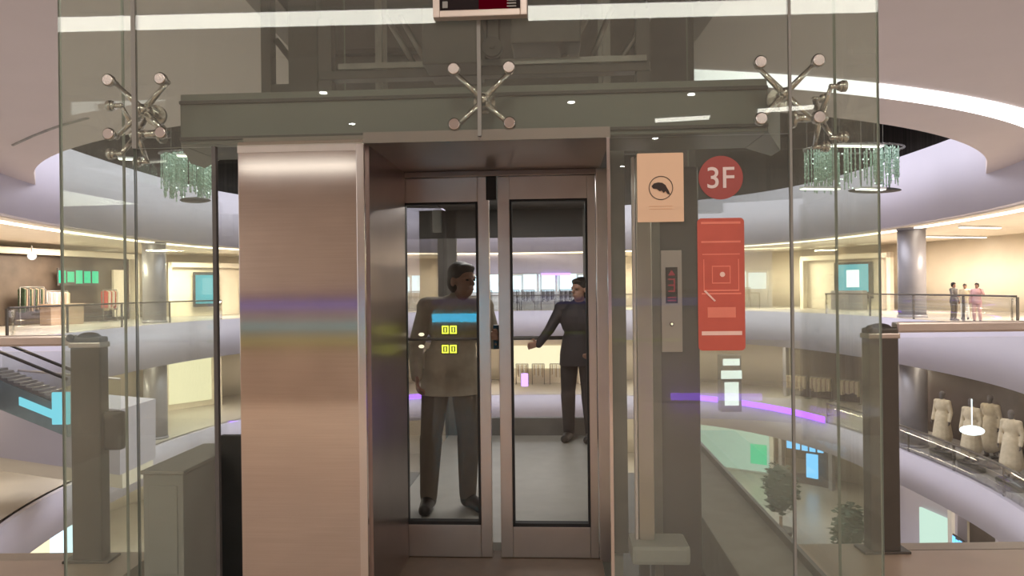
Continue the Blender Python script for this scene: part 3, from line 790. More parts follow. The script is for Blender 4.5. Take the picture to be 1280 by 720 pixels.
g3 = pane(uS1, uS2, zP, ZT, 'wide upper pane above the steel panel and the left door'); seal(g3, uS1, zP, ZT, .010); seal(g3, uS2, zP+.02, ZT, .008)
mbx = MB(); lbox(mbx, uP0-.012, uP0+.006, -.012, .012, .02, zP); mbx.build('edge_channel', M['machine'], g2)
g4 = pane(uS2, uS3, zP, ZT, 'wide upper pane right of the middle seam, above the right door'); seal(g4, uS3, zP, ZT, .0055)
g5 = pane(uP1, uS3, 0.02, zP, 'tall pane right of the doors carrying the notice and the red poster'); seal(g5, uS3, .02, zP, .0055)
mbx = MB(); lbox(mbx, uP1-.007, uP1+.007, -.014, .010, .02, zP); mbx.build('edge_channel', M['chrome'], g5)
pane(uS3, UR, 0.02, ZT, 'narrow outer pane at the right corner of the lift front')
def spane(u, v0, v1, label):
    t = lthing('glass_sheet', label, 'glass pane', u, (v0+v1)/2, 0)
    mb = MB(); lbox(mb, u-.006, u+.006, v0+.004, v1-.004, -.4, ZT)
    for f in mb.bm.faces:
        f.normal_update()
        if abs(f.normal.dot(LM.to_3x3() @ Vector((1, 0, 0)))) < .7: f.material_index = 1
    mb.build('glass', [M['g_side'], M['g_edge']], t); return t
vL, vR = .52, .52
spane(UL, .012, vL, 'narrow front pane of the left side wall of the lift'); spane(UL, vL, VB, 'long rear pane of the left side wall of the lift')
spane(UR, .012, vR, 'narrow front pane of the right side wall of the lift'); spane(UR, vR, VB, 'long rear pane of the right side wall of the lift')

# spider fittings: four arms with round glass bolts
def spider(c, ax, up, nrm, R, label, stub=.16):
    """c centre on the glass, ax/up in the glass plane, nrm inwards; arms stand just inside, bolts pass through the pane"""
    t = thing('spider_fitting', label, 'glass fitting', c)
    hub = c + nrm*.075
    mb = MB(); mb.cyl(hub-nrm*.018, hub+nrm*.03, .026, .03, 20); mb.ball(hub-nrm*.018, .026, (1, 1, 1), n=14); mb.cyl(hub, hub+nrm*stub, .02, n=14); mb.cyl(hub+nrm*stub, hub+nrm*(stub+.02), .05, n=20); mb.build('hub', M['chrome'], t)
    for sx in (-1, 1):
        for sz in (-1, 1):
            e = c + ax*(R*sx) + up*(R*sz)
            mb = MB(); mb.cyl(hub, e+nrm*.06, .016, .010, 12); mb.ball(e+nrm*.06, .014, n=10); a = mb.build('arm', M['chrome'], t)
            mb = MB(); mb.cyl(e-nrm*.012, e-nrm*.007, .022, .028, 22); mb.cyl(e-nrm*.007, e+nrm*.012, .028, .028, 22); mb.cyl(e+nrm*.01, e+nrm*.068, .012, .012, 12); mb.cyl(e+nrm*.012, e+nrm*.03, .027, .02, 18); mb.build('bolt', M['chrome'], a)
    return t
UX = LM.to_3x3() @ Vector((1, 0, 0)); UZ = Vector((0, 0, 1))
Rsp = abs(U(637, 0)-U(568, 0))/2
u_, z_ = lp(602, 120, 0); zS = z_
spider(L(u_, 0, z_), UX, UZ, LN, Rsp, 'four armed steel glass fitting above the middle of the lift doors', .05)
u_, z_ = lp(172, 133, 0); spider(L(uS1, 0, z_), UX, UZ, LN, Rsp, 'four armed steel glass fitting at the left end of the dark beam', .1)
u_, z_ = lp(990, 112, 0); spider(L(uS3, 0, z_), UX, UZ, LN, Rsp, 'four armed steel glass fitting at the right end of the dark beam', .1)
spider(L(UL, vL, zS-.02), LN, UZ, UX, Rsp, 'four armed steel glass fitting on the left side glass', .12)
spider(L(UR, vR, zS-.02), LN, UZ, -UX, Rsp, 'four armed steel glass fitting on the right side glass', .12)

# header beam behind the glass
vB0, vB1 = .20, .62
zb0, zb1 = zP+.052, Z(104, .15)
t = lthing('header_beam', 'wide dark grey green header beam behind the glass above the lift doors', 'beam', 0, .3, zb0)
mb = MB(); lbox(mb, U(228, .2), U(962, .2), vB0, vB1, zb0, zb1, .006); mb.build('box_section', M['beam'], t)
mb = MB(); lbox(mb, U(228, .2), U(962, .2), vB0-.012, vB0, zb0+.02, zb0+.035); lbox(mb, U(228, .2), U(962, .2), vB0-.012, vB0, zb1-.05, zb1-.035); mb.build('joint_strip', M['dark'], t)
for s, px in ((-1, 228), (1, 962)):
    u = U(px, .2); mb = MB()
    mb.prism([(u, vB0), (u, vB1), (u+s*.0, vB1), (u+s*.20, vB1+.25), (u+s*.20, vB1+.08)], zb0, zb1-.03, lambda a, b, d: L(a, b, d)); mb.build('end_bracket', M['beam'], t)

# portal: steel panel left, dark return, soffit, right jamb
vD = .86
uA, uB = U(299, 0), U(456, 0)
t = lthing('steel_cladding', 'large brushed steel panel left of the lift doors', 'panel', (uA+uB)/2, 0, 0)
mb = MB(); lbox(mb, uA, uB, .0, .06, .0, zP+.02, .003); mb.build('face_sheet', M['steel'], t)
mb = MB(); lbox(mb, uB-.032, uB+.004, -.008, .05, .0, zP-.0, .003); mb.build('edge_trim', M['chrome'], t)
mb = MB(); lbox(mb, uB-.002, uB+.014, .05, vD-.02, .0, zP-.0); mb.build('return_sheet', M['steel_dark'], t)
mb = MB(); lbox(mb, uA, uB, -.004, .03, zP-.03, zP+.004); mb.build('top_trim', M['steel_plain'], t)
t = lthing('portal_soffit', 'dark steel soffit above the recessed lift doors', 'panel', 0, .4, zP)
mb = MB(); lbox(mb, uB, uP1+.01, .0, vD+.02, zP, zP+.05); lbox(mb, uA, uB, .06, .2, zP-.02, zP+.05); mb.build('sheet', M['soffit'], t)
zD1 = Z(221, vD); zD0 = Z(698, vD, 620)
uJ0, uJ1 = U(498, vD), U(746, vD)
t = lthing('door_surround', 'slim steel frame around the glass lift doors', 'door frame', (uJ0+uJ1)/2, vD, 0)
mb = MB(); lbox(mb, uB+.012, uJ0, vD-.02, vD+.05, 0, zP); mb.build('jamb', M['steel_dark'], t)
mb = MB(); lbox(mb, uJ1, uP1+.06, vD-.02, vD+.05, 0, zP, .004); mb.build('jamb', M['steel_plain'], t)
mb = MB(); lbox(mb, uJ0, uJ1, vD-.03, vD+.05, zD1, zP, .004); mb.build('head', M['soffit'], t)
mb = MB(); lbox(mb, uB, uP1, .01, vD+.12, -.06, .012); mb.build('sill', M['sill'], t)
u0_, z0_ = lp(616, 250, vD)
mb = MB(); lbox(mb, U(609, vD), U(622, vD), vD-.012, vD+.03, z0_, zD1, .003); mb.build('door_guide', M['gasket'], t)

# the two glass doors
def door(n, pxa, pxb, ga, gb, gy0, gy1, label):
    a, b = U(pxa, vD), U(pxb, vD); g0, g1 = U(ga, vD), U(gb, vD); zt = Z(gy0, vD); zbm = Z(gy1, vD)
    t = lthing('lift_door', label, 'door', (a+b)/2, vD, .015)
    v0, v1 = vD, vD+.045
    for nm, x0, x1, z0, z1 in (('stile', a, g0, .015, zD1-.002), ('stile', g1, b, .015, zD1-.002), ('top_rail', g0, g1, zt, zD1-.002), ('bottom_rail', g0, g1, .015, zbm)):
        mb = MB(); lbox(mb, x0, x1, v0, v1, z0, z1, .003); mb.build(nm, M['steel_plain'], t)
    mb = MB(); w = .012
    lbox(mb, g0, g0+w, v0-.003, v1+.002, zbm, zt); lbox(mb, g1-w, g1, v0-.003, v1+.002, zbm, zt); lbox(mb, g0, g1, v0-.003, v1+.002, zt-w, zt); lbox(mb, g0, g1, v0-.003, v1+.002, zbm, zbm+w*1.6)
    mb.build('gasket', M['gasket'], t)
    mb = MB(); lbox(mb, g0+.004, g1-.004, v0+.018, v0+.026, zbm+.004, zt-.004); mb.build('door_glass', M['g_door'], t)
door(1, 499, 612, 505, 598, 252, 656, 'left sliding glass lift door, with a standing person behind it')
door(2, 623, 745, 638, 735, 250, 658, 'right sliding glass lift door, with a black clothed person behind it')

# ------------------------------------------------------------------ lift car
cu0, cu1, cv0, cv1 = uJ0-.22, uJ1+.14, vD+.16, 4.25
zc1 = 2.30
t = lthing('lift_car', 'glass walled lift car with grey floor behind the doors', 'lift car', (cu0+cu1)/2, 2.4, 0)
mb = MB(); lbox(mb, cu0, cu1, cv0, cv1, -.25, .045); mb.build('car_floor', M['carfloor'], t)
mb = MB(); lbox(mb, cu0, cu1, cv0, cv1, zc1, zc1+.12); mb.build('car_roof', M['machine'], t)
for u, v in ((cu0, cv1), (cu1, cv1), (cu0, cv0), (cu1, cv0)):
    w = .10 if v == cv1 else .05
    mb = MB(); lbox(mb, u-.03 if u == cu0 else u-w, u+w if u == cu0 else u+.03, v-.03, v+.03, .0, zc1); mb.build('corner_post', M['machine_light'], t)
mb = MB(); lbox(mb, cu0, cu1, cv1-.03, cv1+.03, 2.02, zc1); mb.build('rear_header', M['machine'], t)
mb = MB(); lbox(mb, cu0, cu1, cv1-.03, cv1+.03, .0, .22); mb.build('rear_kickplate', M['machine_light'], t)
u_a, u_b = U(526, cv1), U(556, cv1)
mb = MB(); lbox(mb, u_a, u_b, cv1-.05, cv1+.06, .2, zc1); mb.build('rear_post', M['machine'], t)
mb = MB(); lbox(mb, (u_a+u_b)/2+.02, u_b-.01, cv1-.11, cv1-.05, 1.5+72*7.6/950, 1.5+100*7.6/950, .01); mb.build('light_fitting', M['plastic_white'], t)
mb = MB(); lbox(mb, cu0, cu1, cv1-.006, cv1+.006, .22, 2.02); mb.build('rear_glass', M['g_clear'], t)
for u in (cu0, cu1):
    mb = MB(); lbox(mb, u-.006, u+.006, cv0+.03, cv1-.03, .05, zc1-.02); mb.build('side_glass', M['g_clear'], t)
mb = MB(); mb.tube([L(cu0+.06, cv1-.09, 1.02), L(cu1-.06, cv1-.09, 1.02)], .019, 12)
for u in (cu0+.12, cu1-.12, U(690, cv1)): mb.cyl(L(u, cv1-.09, 1.02), L(u, cv1, 1.02), .012, n=8)
mb.build('handrail', M['machine'], t)
# slim bar with glowing marks put in for digits mirrored in the left door
vb = vD+.24
zb = Z(424, vb, 560)
mb = MB(); mb.tube([L(cu0+.02, vb, zb), L(U(611, vb), vb, zb)], .008, 10); bar = mb.build('mark_bar', M['machine'], t)
for yy in (412, 436):
    ua, z_ = lp(562, yy, vb)
    mb = MB(); lbox(mb, ua-.05, ua+.05, vb-.012, vb+.0, z_-.030, z_+.030, .004); pn = mb.build('mark_plate', M['dark'], bar)
    mb = MB()
    for s in (-.024, .024):
        for a0, a1, b0, b1 in ((-.020, -.012, -.024, .024), (.012, .020, -.024, .024), (-.020, .020, .016, .024), (-.020, .020, -.024, -.016), (-.004, .004, -.012, .012)):
            lbox(mb, ua+s+a0, ua+s+a1, vb-.016, vb-.011, z_+b0, z_+b1)
    o = mb.build('mirrored_marks', M['e_digit'], bar)
for yy in (418, 433):
    ua, z_ = lp(527, yy, vb); mb = MB(); mb.ball(L(ua, vb-.005, z_), .013, (1.3, .5, .8)); mb.build('lit_dot', M['e_dot'], bar)

# machinery on the car roof and guide rails
vm = 2.3
def zz(py, v, px=602): return Z(py, v, px)
t = lthing('roof_machinery', 'dark steel crosshead frame and machine box on top of the lift car', 'lift machinery', 0, vm, zc1+.12)
mb = MB(); lbox(mb, U(405, vm), U(815, vm), vm-.06, vm+.06, zz(97, vm), zz(86, vm), .006); mb.build('crosshead', M['machine'], t)
mb = MB(); lbox(mb, U(430, vm), U(810, vm), vm-.09, vm-.07, zz(86, vm), zz(79, vm)); mb.build('guard_rail', M['machine_light'], t)
for px, w in ((412, .05), (806, .05)):
    u = U(px, vm); mb = MB(); lbox(mb, u-w, u+w, vm-.05, vm+.05, zc1+.12, zz(20, vm)); mb.build('upright', M['machine'], t)
for pa, pb in (((482, 20), (520, 84)), ((500, 20), (536, 84)), ((735, 20), (700, 80)), ((765, 10), (735, 84)), ((812, 20), (770, 84))):
    ua, za = lp(pa[0], pa[1], vm); ub, zb_ = lp(pb[0], pb[1], vm)
    mb = MB(); mb.cyl(L(ua, vm, za), L(ub, vm, zb_), .022, n=10); mb.build('brace', M['machine_light'], t)
mb = MB(); lbox(mb, U(541, vm), U(606, vm), vm-.35, vm+.2, zz(96, vm), zz(26, vm), .012); mb.build('machine_box', M['machine'], t)
mb = MB(); lbox(mb, U(645, vm), U(728, vm), vm-.3, vm+.2, zz(72, vm), zz(26, vm), .012); mb.build('control_box', M['machine'], t)
for px in (612, 628): mb = MB(); mb.cyl(L(U(px, vm), vm, zz(96, vm)), L(U(px, vm), vm, 6.5), .009, n=8); mb.build('hoist_rope', M['dark'], t)
mb = MB(); u0_, z0_ = lp(616, 62, vm-.2); mb.cyl(L(u0_, vm-.28, z0_), L(u0_, vm-.2, z0_), .07, n=24); mb.cyl(L(u0_, vm-.3, z0_), L(u0_, vm-.19, z0_), .02, n=12); mb.build('pulley', M['dark'], t)
for i, (px, v, m, lab) in enumerate(((479, 2.9, 'machine_light', 'thin pale vertical guide rail behind the left of the dark beam'), (759, 2.9, 'machine_light', 'thin pale vertical guide rail behind the right of the dark beam'))):
    u = U(px, v); mb = MB(); lbox(mb, u-.014, u+.014, v-.02, v+.02, -.3, 6.4); lbox(mb, u-.05, u+.05, v+.02, v+.03, -.3, 6.4)
    tag(mb.build('guide_rail', M[m]), lab, 'guide rail', None)
# dark shaft columns at the back with a diagonal brace
vr = 4.95
t = lthing('shaft_steelwork', 'dark steel shaft frame rising above the beam behind the lift', 'steel frame', 0, vr, -.3)
for pxa, pxb in ((333, 345), (367, 402), (812, 869)):
    mb = MB(); lbox(mb, U(pxa, vr), U(pxb, vr), vr-.08, vr+.08, 2.3 if pxa != 367 else 2.3, 6.4); mb.build('column', M['machine'], t)
ua, za = lp(345, 50, vr); ub, zb_ = lp(378, 92, vr)
mb = MB(); mb.cyl(L(ua, vr, za), L(ub, vr, zb_), .035, n=10); mb.build('diagonal_brace', M['dark'], t)
mb = MB(); lbox(mb, U(333, vr), U(869, vr), vr-.06, vr+.06, zz(112, vr), zz(100, vr)); lbox(mb, U(402, vr), U(812, vr), vr+.1, vr+.14, zz(98, vr), 6.4); mb.build('back_panel', M['machine'], t)
mb = MB(); lbox(mb, U(402, vr), U(540, vr), vr-.05, vr+.05, zz(64, vr), zz(58, vr)); mb.build('rail', M['dark'], t)

# floor display above the doors
vdp = -.06
u0, z0 = lp(541, 22, vdp); u1 = U(663, vdp)
t = lthing('floor_display', 'lift floor display with red digits and a pinkish bezel above the doors', 'display', (u0+u1)/2, vdp, z0)
mb = MB()
b = .03; zt_ = z0+.26
lbox(mb, u0, u0+b, vdp, vdp+.05, z0, zt_, .004); lbox(mb, u1-b, u1, vdp, vdp+.05, z0, zt_, .004); lbox(mb, u0+b, u1-b, vdp, vdp+.05, z0, z0+b, .004); lbox(mb, u0+b, u1-b, vdp, vdp+.05, zt_-b, zt_, .004)
mb.build('bezel', M['frame_pink'], t)
mb = MB(); lbox(mb, u0+b-.004, u1-b+.004, vdp+.012, vdp+.05, z0+b-.004, zt_-b+.004); scr = mb.build('screen', M['screen'], t)
mb = MB(); ud = U(621, vdp)
lbox(mb, ud-.065, ud+.065, vdp+.006, vdp+.013, z0+b+.0, z0+b+.14); mb.build('red_digits', M['e_redlit'], scr)
mb = MB(); um = U(560, vdp); lbox(mb, um-.012, um+.012, vdp+.006, vdp+.013, z0+b+.012, z0+b+.042, .003); mb.build('left_mark', M['grey'], scr)
mb = MB(); um = U(644, vdp)
for k in range(3): lbox(mb, um-.022, um+.018, vdp+.004, vdp+.009, z0+b+.008+k*.013, z0+b+.014+k*.013)
mb.build('right_mark', M['grey'], scr)
for pxh in (560, 644):
    mb = MB(); mb.cyl(L(U(pxh, 0), vdp+.05, z0+.08), L(U(pxh, 0), -.004, z0+.08), .012, n=10); mb.build('standoff', M['chrome'], t)

# mullion, dark column and call panel right of the doors
vmu = .50
u0, u1 = U(796, vmu), U(815, vmu)
t = lthing('steel_mullion', 'tall pinkish steel mullion between the right door and the call panel', 'mullion', (u0+u1)/2, vmu, .2)
zb_ = Z(690, vmu, 805)
mb = MB(); lbox(mb, u0, u1, vmu, vmu+.06, zb_, zP, .004); mb.build('bar', M['steel_plain'], t)
mb = MB(); lbox(mb, u0-.018, u0-.006, vmu, vmu+.05, zb_, zP); mb.build('cover_strip', M['panel'], t)
ub0, zf1 = lp(790, 683, vmu-.1); ub1, zf0 = lp(864, 708, vmu-.1)
mb = MB(); lbox(mb, ub0, ub1, vmu-.1, vmu+.12, zf0, zf1, .02); mb.build('foot_plate', M['grey'], t)
mb = MB(); lbox(mb, u0, u0+.05, vmu+.0, vmu+.05, -.3, zf0); mb.build('stub', M['dark'], t)
vc = .84
u0, u1 = U(816, vc), U(874, vc)
t = lthing('shaft_column', 'dark grey steel column carrying the call panel', 'column', (u0+u1)/2, vc, -.3)
mb = MB(); lbox(mb, u0, u1, vc, vc+.22, -.3, zP+.0, .006); mb.build('shaft', M['gloss_col'], t)
mb = MB(); lbox(mb, u0-.005, u0+.04, vc-.012, vc, -.3, zP); mb.build('cover_strip', M['machine_light'], t)
up0, zp1 = lp(826, 313, vc-.02); up1, zp0 = lp(853.5, 440, vc-.02)
t = lthing('call_station', 'tall pinkish lift call panel with a dark red display, on the dark column', 'control panel', (up0+up1)/2, vc, zp0)
mb = MB(); lbox(mb, up0, up1, vc-.022, vc+.0, zp0, zp1, .004); mb.build('face_plate', M['panel'], t)
us0, zs1 = lp(832, 334, vc-.03); us1, zs0 = lp(847.5, 379, vc-.03)
mb = MB(); lbox(mb, us0, us1, vc-.026, vc-.02, zs0, zs1, .001); scr = mb.build('screen', M['screen'], t)
mb = MB(); cu = (us0+us1)/2; h = zs1-zs0
mb.prism([(cu-.02, zs1-.045), (cu, zs1-.015), (cu+.02, zs1-.045)], vc-.03, vc-.025, lambda a, b_, d: L(a, d, b_))
zm = zs0+h*.5
for a0, a1, b0, b1 in ((-.018, .018, .028, .036), (-.018, .018, -.004, .004), (-.018, .018, -.036, -.028), (.010, .018, -.036, .036)):
    lbox(mb, cu+a0, cu+a1, vc-.03, vc-.025, zm+b0, zm+b1)
for k in range(2): lbox(mb, cu-.022, cu+.022, vc-.03, vc-.025, zs0+.012+k*.016, zs0+.018+k*.016)
mb.build('red_digits', M['e_red'], scr)
ub_, zb2 = lp(840, 405, vc-.03); mb = MB(); mb.cyl(L(ub_, vc-.02, zb2), L(ub_, vc-.03, zb2), .014, .012, 20); bt = mb.build('call_button', M['chrome'], t)
mb = MB(); mb.cyl(L(ub_, vc-.03, zb2), L(ub_, vc-.032, zb2), .006, n=14); mb.build('button_light', M['e_dot'], bt)

# signs stuck to the outside of the glass
def film(poly, v0, v1): return lambda mb: mb.prism(poly, v0, v1, lambda a, b_, d: L(a, d, b_))
def rrect(u0, u1, z0, z1, r, n=5):
    P = []
    for cx, cz, s in ((u1-r, z1-r, 0), (u0+r, z1-r, 1), (u0+r, z0+r, 2), (u1-r, z0+r, 3)):
        for i in range(n+1):
            a = PI/2*(s+i/n); P.append((cx+r*math.cos(a), cz+r*math.sin(a)))
    return P
def disc(cu, cz, r, n=40): return [(cu+r*math.cos(2*PI*i/n), cz+r*math.sin(2*PI*i/n)) for i in range(n)]
FV = -.0065
# peach notice
u0, z1 = lp(796, 192, -.01); u1, z0 = lp(855, 277, -.01)
t = lthing('notice_sign', 'square peach notice with a dark hand pictogram on the glass', 'sign', (u0+u1)/2, -.01, z0)
mb = MB(); film(rrect(u0, u1, z0, z1, .004), FV-.005, FV)(mb); mb.build('board', M['peach'], t)
cu, cz = lp(826, 235, -.01); r = .052
mb = MB(); prev = None
n = 40
for i in range(n):
    a, b_ = 2*PI*i/n, 2*PI*(i+1)/n
    mb.prism([(cu+r*math.cos(a), cz+r*math.sin(a)), (cu+r*math.cos(b_), cz+r*math.sin(b_)), (cu+(r-.003)*math.cos(b_), cz+(r-.003)*math.sin(b_)), (cu+(r-.003)*math.cos(a), cz+(r-.003)*math.sin(a))], FV-.007, FV-.005, lambda a_, c_, d: L(a_, d, c_))
mb.build('pictogram_ring', M['ink'], t)
mb = MB()
hand = [(-.040, .008), (-.030, .020), (-.012, .024), (.006, .022), (.020, .012), (.026, .000), (.034, -.014), (.040, -.030), (.028, -.026), (.020, -.014), (.012, -.022), (.004, -.012), (-.006, -.014), (-.018, -.004), (-.034, -.002)]
mb.prism([(cu+a, cz+b_) for a, b_ in hand], FV-.008, FV-.0055, lambda a_, c_, d: L(a_, d, c_)); mb.build('pictogram_hand', M['ink'], t)
mb = MB()
for k in range(2): lbox(mb, u0+.05, u1-.05, FV-.0065, FV-.005, z0+.055+k*.012, z0+.058+k*.012)
mb.build('faint_lines', pm('faint_ink', (.74, .46, .28), .5, var=.02), t)
# 3F disc
cu, cz = lp(901, 222, -.01); r = abs(U(929, -.01)-U(873.5, -.01))/2
t = lthing('floor_number_disc', 'round red floor disc reading 3F on the glass', 'sign', cu, -.01, cz-r)
mb = MB(); film(disc(cu, cz, r), FV-.003, FV)(mb); mb.build('disc', M['reddisc'], t)
cur = bpy.data.curves.new('txt', 'FONT'); cur.body = '3F'; cur.align_x = 'CENTER'; cur.align_y = 'CENTER'; cur.size = .13; cur.extrude = .001; cur.offset = .0006
to = bpy.data.objects.new('tmp', cur); C.objects.link(to)
me = bpy.data.meshes.new_from_object(to.evaluated_get(bpy.context.evaluated_depsgraph_get())); bpy.data.objects.remove(to)
xs = [v.co.x for v in me.vertices]; ys = [v.co.y for v in me.vertices]
mx_, my_ = (min(xs)+max(xs))/2, (min(ys)+max(ys))/2
tm = t.matrix_basis.inverted() @ LM
for v in me.vertices: v.co = tm @ Vector((cu+v.co.x-mx_, FV-.0045+v.co.z, cz+v.co.y-my_))
lo_ = bpy.data.objects.new('lettering', me); me.materials.clear(); me.materials.append(M['letter']); C.objects.link(lo_); lo_.parent = t
# red poster
u0, z1 = lp(871.5, 273, -.01); u1, z0 = lp(932, 438, -.01)
t = lthing('red_poster', 'tall rounded red poster with pale stripes stuck on the glass below the round disc', 'poster', (u0+u1)/2, -.01, z0)
mb = MB(); film(rrect(u0, u1, z0, z1, .018), FV-.003, FV)(mb); mb.build('sheet', M['red'], t)
w = u1-u0; zat_ = lambda py: Z(py, -.01, 901)
def stripes(lst, m, nm):
    mb = MB()
    for a, b_, y0, y1 in lst: lbox(mb, u0+w*a, u0+w*b_, FV-.0045, FV-.003, zat_(y1), zat_(y0))
    mb.build(nm, M[m], t)
stripes([(.07, .93, 414, 419)], 'redwhite', 'white_line')
stripes([(.08, .92, 277, 280), (.08, .92, 301, 303.5), (.1, .9, 317, 318.5), (.12, .14, 324, 362), (.86, .88, 324, 362), (.12, .88, 362, 364), (.3, .32, 332, 354), (.68, .7, 332, 354), (.3, .7, 332, 333.5), (.3, .7, 353, 354.5), (.08, .92, 366, 368), (.2, .8, 384, 397)], 'redpale', 'pale_lines')
mb = MB(); a_, b_ = lp(903, 343, -.01); film(disc(a_, b_, .011, 20), FV-.006, FV-.003)(mb); mb.build('white_dot', M['redwhite'], t)
mb = MB(); a1_ = lp(880, 364, -.01); a2_ = lp(893, 377, -.01); mb.prism([(a1_[0], a1_[1]), (a1_[0]+.006, a1_[1]+.004), (a2_[0]+.006, a2_[1]+.004), (a2_[0], a2_[1])], FV-.006, FV-.003, lambda a_, c_, d: L(a_, d, c_)); mb.build('slanted_mark', M['redwhite'], t)

# curbs and low cabinet beside the car
t = lthing('curb_beam', 'grey curb beam running back along the right side of the shaft', 'curb', 1.3, 2, -.3)
mb = MB(); lbox(mb, UR-.46, UR-.06, .02, VB, -.35, .0, .01); mb.build('beam_body', M['curb'], t)
mb = MB(); lbox(mb, UR-.08, UR-.055, .02, VB, .0, .05); mb.build('glazing_channel', M['machine_light'], t)
t = lthing('curb_beam', 'grey curb beam running back along the left side of the shaft', 'curb', UL+.3, 2, -.3)
mb = MB(); lbox(mb, UL+.03, UL+.30, 1.3, VB, -.35, .0, .01); mb.build('beam_body', M['curb'], t)
v0, v1 = .47, 1.15
u0 = U(176, v0); u1 = U(226, v0); zt_ = Z(588, v0, 225)
t = lthing('metal_cabinet', 'low grey metal cabinet behind the glass left of the steel panel', 'cabinet', (u0+u1)/2, .8, -.1)
mb = MB(); lbox(mb, u0, u1, v0, v1, -.35, zt_-.02, .006); mb.build('case', M['grey'], t)
mb = MB(); lbox(mb, u0-.008, u1+.008, v0-.01, v1+.01, zt_-.02, zt_, .004); mb.build('lid', M['grey'], t)
mb = MB(); lbox(mb, u0+.03, u1-.03, v0-.008, v0, .05, zt_-.08, .003); mb.build('front_door', M['grey'], t)
# dark lining between the cabinet and the steel panel
t = lthing('shaft_lining', 'dark upright panel between the low cabinet and the steel panel', 'panel', uA, .5, -.3)
mb = MB(); lbox(mb, U(272, .9), uA+.02, .9, .95, -.3, Z(545, .9)); lbox(mb, uA, uA+.03, .06, .95, -.3, zP-.05); mb.build('sheet', M['dark'], t)
# pit floor
mb = MB(); lbox(mb, UL+.02, UR-.02, .06, VB, -.55, -.45); struct('floor.005', mb, M['machine'])

# ------------------------------------------------------------------ landing balustrades
def post(px, label):
    p = at(px, 362, 4.3)
    t = thing('balustrade_post', label, 'post', (p.x, p.y, 0))
    zt_ = EYE - (46*4.3)/F
    mb = MB(); mb.box((p.x-.083, p.y-.05, 0), (p.x+.083, p.y+.05, zt_-.03), None, .012); mb.build('upright', M['post'], t)
    mb = MB(); mb.box((p.x-.09, p.y-.055, zt_-.09), (p.x+.09, p.y+.055, zt_-.06), None, .006); mb.build('collar', M['rail'], t)
    mb = MB(); mb.ball((p.x, p.y, zt_-.035), .055, (1.2, .9, .55)); mb.build('cap', M['dark'], t)
    mb = MB(); mb.box((p.x-.13, p.y-.07, 0), (p.x+.13, p.y+.07, .015), None, .004); mb.build('base_plate', M['post'], t)
    for s in ((1,) if px < 640 else ()):
        mb = MB(); mb.box((p.x+s*.083, p.y-.03, .62), (p.x+s*.19, p.y+.03, .84), None, .02); mb.build('glass_clamp', M['dark'], t)
    mb = MB(); mb.ball((p.x-.08, p.y-.05, zt_-.035), .022); mb.build('knob', M['dark'], t)
    return p, zt_
pL, zt_ = post(111, 'dark bronze balustrade post at the left end, seen through the left corner glass')
pR, zt_ = post(1099, 'dark bronze balustrade post at the right end, beside the right glass edge')
def rail(x0, x1, y, z, label, glabel):
    t = thing('handrail', label, 'handrail', ((x0+x1)/2, y, z))
    mb = MB(); mb.box((x0, y-.035, z-.03), (x1, y+.035, z+.03), None, .012); mb.build('rail_tube', M['rail'], t)
    n = 4
    for i in range(n):
        x = x0+(x1-x0)*(i+.5)/n; mb = MB(); mb.cyl((x, y, z-.07), (x, y, z-.02), .012, n=10); mb.box((x-.03, y-.015, z-.11), (x+.03, y+.015, z-.065), None, .004); mb.build('bracket', M['dark'], t)
    mb = MB(); mb.box((x0, y-.006, .0), (x1, y+.006, z-.06)); tag(mb.build('balustrade_glass', M['g_clear']), glabel, 'glass pane')
rail(-8.5, pL.x-.08, 4.3, zt_-.05, 'steel handrail running left from the left post', 'clear glass below the left handrail')
rail(pR.x+.08, 8.5, 4.3, zt_-.03, 'steel handrail running right from the right post', 'clear glass below the right handrail')

# ------------------------------------------------------------------ behind the camera
mb = MB(); mb.box((-26, -20.3, 0), (26, -20, CH)); struct('wall_back', mb, M['backwall'])
ky = -3.4
t = thing('kiosk', 'kiosk counter with purple, cyan and yellow light bars behind the camera', 'kiosk', (-1.1, ky, 0))
mb = MB(); mb.box((-5.7, ky-.7, 0), (3.0, ky, 1.42), None, .02); mb.build('counter', M['backwall'], t)
mb = MB(); mb.box((-5.8, ky-.8, 1.42), (3.1, ky+.08, 1.48), None, .01); mb.build('worktop', M['wood'], t)
for x0, x1, z0, z1, m in ((-5.1, 1.9, 1.27, 1.37, 'e_purple2'), (-2.35, -1.42, 1.00, 1.13, 'e_cyan'), (-5.1, -2.4, .99, 1.06, 'e_cyan2'), (-5.1, 1.4, .80, .845, 'e_yellow'), (1.25, 2.4, .04, .13, 'e_purple')):
    mb = MB(); mb.box((x0, ky, z0), (x1, ky+.04, z1), None, .006); mb.build('light_bar', M[m], t)
# lamps on the landing ceiling: the long cove and the fittings that mirror in the front glass
def mirror_to(px, py, z, v=0.):
    d = ray(px, py); o = L(0, v, 0); s = (o-CAM).dot(LN)/d.dot(LN); q = CAM+d*s
    r = d - 2*d.dot(LN)*LN; return q + r*((z-q.z)/r.z)
zc_ = CH-.064
a, b_ = mirror_to(75, 30, zc_), mirror_to(1092, 5, zc_)
d_ = (b_-a); a2, b2 = a-d_*.05, b_+d_*.05
linear_lamp(a2, b2, .5, 'long cove light on the landing ceiling mirrored across the lift glass', None, 'e_strip')
for (p, q, lab) in (((818, 150), (888, 146), 'ceiling lamp mirrored as a short bar on the beam'), ((946, 138), (1018, 133), 'ceiling lamp mirrored beside the right fitting')):
    linear_lamp(mirror_to(*p, zc_), mirror_to(*q, zc_), .3, lab, None, 'e_strip')
linear_lamp(mirror_to(296, 209, zc_), mirror_to(452, 206, zc_), 1.0, 'wide ceiling lamp mirrored near the top of the steel cladding', None, 'e_linear')
